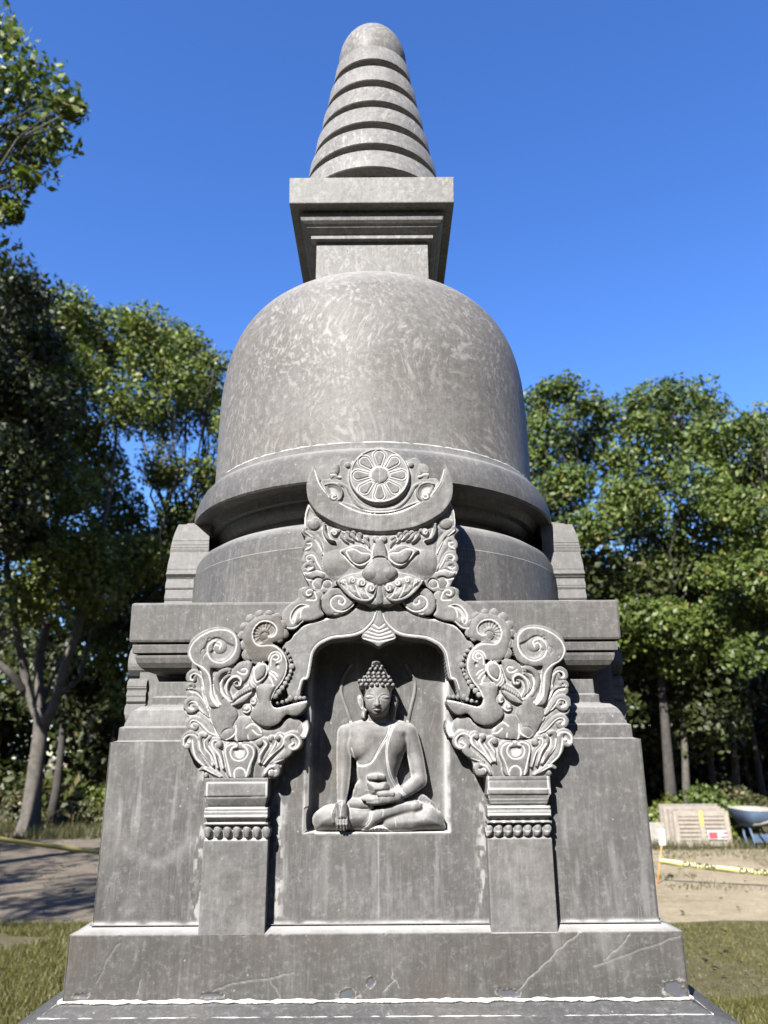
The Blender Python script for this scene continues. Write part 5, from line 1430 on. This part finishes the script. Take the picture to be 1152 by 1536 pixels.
# ------------------------------------------------------------------ things on the building site at the right
M['grey_wood'] = simple('weathered_wood', (.155, .137, .118), .85, .35, 14, .5)
M['tan_wood'] = simple('fresh_wood', (.18, .157, .128), .85, .25, 12, .5)
M['blue_paint'] = simple('chipped_blue_paint', (.055, .085, .14), .5, .35, 9, .3)
M['cement'] = simple('dried_cement', (.20, .188, .165), .95, .25, 12, .8)
M['rubber'] = simple('black_rubber', (.02, .02, .02), .8, .2, 20, .3)
M['steel'] = simple('rusty_steel', (.16, .12, .09), .7, .3, 20, .3)
M['yellow'] = simple('yellow_plastic_tape', (.30, .28, .10), .45, .08, 5, .1)
M['ink'] = simple('black_print', (.02, .02, .02), .6, .1, 5, 0)
M['orange'] = simple('orange_marker_paint', (.45, .17, .045), .6, .15, 20, .1)
M['white'] = simple('white_tag', (.36, .36, .38), .6, .06, 20, .05)
M['red'] = simple('red_print', (.36, .03, .035), .6, .2, 30, .05)
M['strap'] = simple('yellow_strap', (.46, .30, .04), .6, .15, 20, .1)

def panel(lab, u0, u1, v_top, d, tilt, wood, slats, first=False):
    zb = .03
    a = on_plane(u0, 1250, d); c = on_plane(u1, 1250, d); w = c[0] - a[0]
    ztop = on_plane((u0 + u1) / 2, v_top, d)[2]; h = (ztop - zb) / cos(tilt)
    root = empty('wooden_panel', ((a[0] + c[0]) / 2, d, zb), label=lab, cat='panel', group='wooden panels leaning in a stack')
    root.rotation_euler = (-tilt, 0, 0)
    t = .035; sw = .085
    for x in (-w / 2 + sw / 2, 0, w / 2 - sw / 2):
        MB().box((x, -.004, h / 2), (sw, t + .012, h)).build('stile', wood, root, bevel=.004)
    for z in (.045, h - .045):
        MB().box((0, 0, z), (w - .002, t, .09)).build('rail', wood, root, bevel=.004)
    n = slats; R3_ = random.Random(int(u0))
    for i in range(n):
        z = .09 + (h - .18) * (i + .5) / n
        MB().box((0, .006, z), (w - .01, .018, (h - .18) / n - .016), Matrix.Rotation(R3_.uniform(-.006, .006), 3, 'Y')).build('slat', wood, root, bevel=.003)
    return root, w, h
panel('tallest grey panel at the back of the leaning stack', 993, 1082, 1206, 15.25, .06, M['grey_wood'], 7)
panel('grey panel second from the back of the leaning stack', 999, 1086, 1210, 15.13, .07, M['tan_wood'], 7)
panel('panel just behind the front one of the leaning stack', 1006, 1092, 1213, 15.01, .08, M['grey_wood'], 7)
pf, w_, h_ = panel('front panel of the leaning stack with a red sticker and yellow strap', 1013, 1097, 1217, 14.88, .09, M['tan_wood'], 6)
MB().box((0, -.034, h_ - .12), (.05, .006, .26)).build('strap', M['strap'], pf)
sg = MB().box((w_ * .26, -.0225, h_ * .32), (.36, .006, .14)).build('sticker', M['white'], pf)
MB().box((w_ * .26 - .09, -.0275, h_ * .32 - .005), (.16, .003, .11)).build('red_print', M['red'], sg)
MB().box((w_ * .26 + .10, -.0275, h_ * .32 - .035), (.13, .003, .035)).build('red_print', M['red'], sg)
MB().box((w_ * .26 + .13, -.0275, h_ * .32 + .03), (.07, .003, .04)).build('red_print', M['red'], sg)
# supports: two short skids
for k, lab in ((0, 'weathered skid under the left end of the leaning panels'), (1, 'weathered skid under the right end of the leaning panels')):
    p = on_plane(1020 + 70 * k, 1275, 15.05)
    tag(MB().box((p[0], 15.05, .014), (.09, .62, .027)).build('wood_skid', M['grey_wood'], bevel=.004), lab, 'wood', 'skids under the panels')
p = on_plane(984, 1262, 15.3)
blk = empty('concrete_block', (p[0], 15.3, 0), label='pale concrete block half hidden by the monument left of the panels', cat='block')
b = MB(); b.box((0, -.085, .2), (.39, .03, .40)); b.box((0, .085, .2), (.39, .03, .40))
for x in (-.18, 0, .18): b.box((x, 0, .2), (.03, .14, .40))
b.build('block', M['cement'], blk, bevel=.006)

def wheelbarrow():
    gz = on_ground(1120, 1271); d = gz[1]
    cx = on_plane(1137, 1250, d)[0]
    root = empty('wheelbarrow', (cx, d, 0), pi / 2 + .12, label='blue wheelbarrow with a cement whitened tray right of the panels', cat='wheelbarrow')
    def ring(w0, w1, dp, z0, z1, n=28, off=0):
        out = []
        for k in range(n):
            a = 2 * pi * k / n; c, s_ = cos(a), sin(a)
            x = math.copysign(abs(c) ** .55, c); y = math.copysign(abs(s_) ** .55, s_)
            t = (x + 1) / 2
            out.append((x * (w0 if x < 0 else w1) + off, y * dp * (1 - .18 * t), z0 + (z1 - z0) * t))
        return out
    def loft(rings, close=True):
        n = len(rings[0]); v = [p for r in rings for p in r]
        f = [[i * n + k, i * n + (k + 1) % n, (i + 1) * n + (k + 1) % n, (i + 1) * n + k] for i in range(len(rings) - 1) for k in range(n)]
        if close: f.append([n * (len(rings) - 1) + k for k in range(n)])
        return v, f
    v, f = loft([ring(.47, .50, .40, .63, .66), ring(.47, .50, .40, .60, .62), ring(.40, .42, .33, .46, .46), ring(.30, .33, .26, .37, .35)])
    b = MB(); b.add(v, f); b.build('tray', M['blue_paint'], root, True)
    v, f = loft([ring(.48, .51, .41, .632, .662), ring(.455, .485, .385, .640, .668), ring(.40, .42, .33, .55, .55), ring(.28, .30, .2, .50, .49)])
    b = MB(); b.add(v, f); b.build('cement_lining', M['cement'], root, True)
    for s_ in (-1, 1):
        MB().tube([(-.85, .27 * s_, .50), (-.5, .25 * s_, .42), (.45, .12 * s_, .33), (.78, .06 * s_, .22)], .021, 8).build('handle', M['tan_wood'], root, True)
        MB().tube([(-.10, .21 * s_, .37), (-.20, .23 * s_, .19), (-.27, .24 * s_, .015), (-.05, .24 * s_, .012), (.12, .20 * s_, .20), (.18, .16 * s_, .35)], .020, 8).build('leg', M['blue_paint'], root, True)
    MB().box((-.235, 0, .17), (.012, .47, .14)).build('leg_brace', M['blue_paint'], root)
    w = MB(); 
    w.tube([(.80 + .16 * cos(a * pi / 12), 0, .20 + .16 * sin(a * pi / 12)) for a in range(25)], .042, 8, False)
    wh = w.build('wheel', M['rubber'], root, True)
    MB().tube([(.80, -.06, .20), (.80, .06, .20)], .10, 16).build('rim', M['steel'], wh, True)
wheelbarrow()

# marker stake and caution tape
g0 = on_ground(985, 1326); g1 = on_plane(993, 1262, g0[1])
stk = empty('marker_stake', tuple(g0), label='thin orange marker stake with a white tag beside the right wall', cat='stake')
MB().tube([(0, 0, -.05), (g1[0] - g0[0], 0, g1[2])], .009, 6).build('rod', M['orange'], stk, True)
tg = MB().box((g1[0] - g0[0] + .005, 0, g1[2] + .05), (.085, .014, .20)).build('tag', M['white'], stk, bevel=.006)

def tape(name, lab, A, B_, sag, seed, words, tilt=.12, ht=.070):
    root = empty(name, A, label=lab, cat='tape')
    A_, B2_ = Vector(A), Vector(B_); R4 = random.Random(seed); n = 90; ctr = []
    for i in range(n + 1):
        t = i / n; p = A_.lerp(B2_, t) - A_; p.z -= sag * 4 * t * (1 - t); ctr.append(p)
    d = (B2_ - A_).normalized(); up = Vector((0, 0, 1)); side = d.cross(up).normalized()
    v = []; f = []
    def frame(i):
        a = tilt + .22 * sin(i * .21 + seed); return (up * cos(a) + side * sin(a))
    for i, p in enumerate(ctr):
        q = frame(i); v += [p - q * ht / 2, p + q * ht / 2]
    f = [[2 * i, 2 * i + 2, 2 * i + 3, 2 * i + 1] for i in range(n)]
    o = mesh_obj('ribbon', v, f, M['yellow'], root, True); sd = o.modifiers.new('thick', 'SOLIDIFY'); sd.thickness = .0015
    if words:
        L = (B2_ - A_).length; step = .66; x = .30
        while x < L - .4:
            i = int(x / L * n); q = frame(i)
            cu = bpy.data.curves.new('lettering', 'FONT'); cu.body = 'CAUTION'; cu.size = ht * 1.15; cu.offset = .0035; cu.space_character = 1.15; cu.align_y = 'CENTER'; cu.extrude = .0008
            cu.materials.append(M['ink']); tmp = bpy.data.objects.new('tmp', cu); C.objects.link(tmp); bpy.context.view_layer.update()
            me = bpy.data.meshes.new_from_object(tmp.evaluated_get(bpy.context.evaluated_depsgraph_get())); bpy.data.objects.remove(tmp)
            t = bpy.data.objects.new('lettering', me); C.objects.link(t); t.parent = root
            dd = (ctr[min(i + 3, n)] - ctr[max(i - 3, 0)]).normalized(); nn = dd.cross(q).normalized()
            Mx = Matrix((dd, q, nn)).transposed().to_4x4(); Mx.translation = ctr[i] + nn * .006
            t.matrix_local = Mx; x += step
    return root
ta = Vector(on_plane(989, 1291.5, g0[1] - .02)); tb = Vector(on_plane(1260, 1316, 10.4))
tape('caution_tape', 'yellow caution tape running right from the orange stake', ta, tb, .03, 1, True)
tc = Vector(on_plane(-120, 1240, 9.6)); td = Vector(on_plane(330, 1293, 12.0))
tape('caution_tape', 'faded caution tape strung across the shaded drive on the left', tc, td, .05, 2, False, .5)
for k, (p, lab) in enumerate(((td, 'wooden tape stake hidden behind the monument'), (tb, 'wooden tape stake beyond the right frame edge'), (tc, 'wooden tape stake beyond the left frame edge'))):
    tag(MB().box((p.x, p.y + .03, p.z / 2 + .03), (.035, .035, p.z + .18)).build('tape_stake', M['tan_wood'], bevel=.003), lab, 'stake', 'stakes carrying the caution tape')

# fallen leaves and stones, scattered
def scatter(name, n, boxes, size, mat, seed, zz=.03):
    g = np.random.default_rng(seed); cl = []; V = []; T = []
    for (x0, x1, y0, y1, k) in boxes:
        x = g.uniform(x0, x1, k); y = g.uniform(y0, y1, k)
        a = g.uniform(0, 2 * pi, k); L = size * g.uniform(.5, 1.3, k)
        t = np.stack([np.cos(a), np.sin(a), g.uniform(-.3, .3, k)], 1); b = np.stack([-np.sin(a), np.cos(a), g.uniform(-.3, .3, k)], 1)
        p = np.stack([x, y, np.full(k, zz)], 1)
        V.append(np.stack([p - t * L[:, None], p + b * L[:, None] * .5 + [0, 0, .012], p + t * L[:, None], p - b * L[:, None] * .5 + [0, 0, .012]], 1).reshape(-1, 3)); T.append(np.repeat(g.uniform(.85, 1, k), 4))
    V = np.vstack(V); k = np.arange(len(V)).reshape(-1, 4)
    o = mesh_obj(name, V, np.vstack([k[:, [0, 1, 2]], k[:, [0, 2, 3]]]), mat)
    at = o.data.attributes.new('tone', 'FLOAT', 'POINT'); at.data.foreach_set('value', np.concatenate(T).astype(np.float32))
    return tag(o, kind='stuff')
scatter('fallen_leaves', 0, [(-5, -1.5, 4.8, 8.6, 60), (1.6, 5.2, 5, 8.4, 130), (-9, -3, 9, 18, 200), (3, 9, 9, 15, 120)], .035, M['weed'], 91)
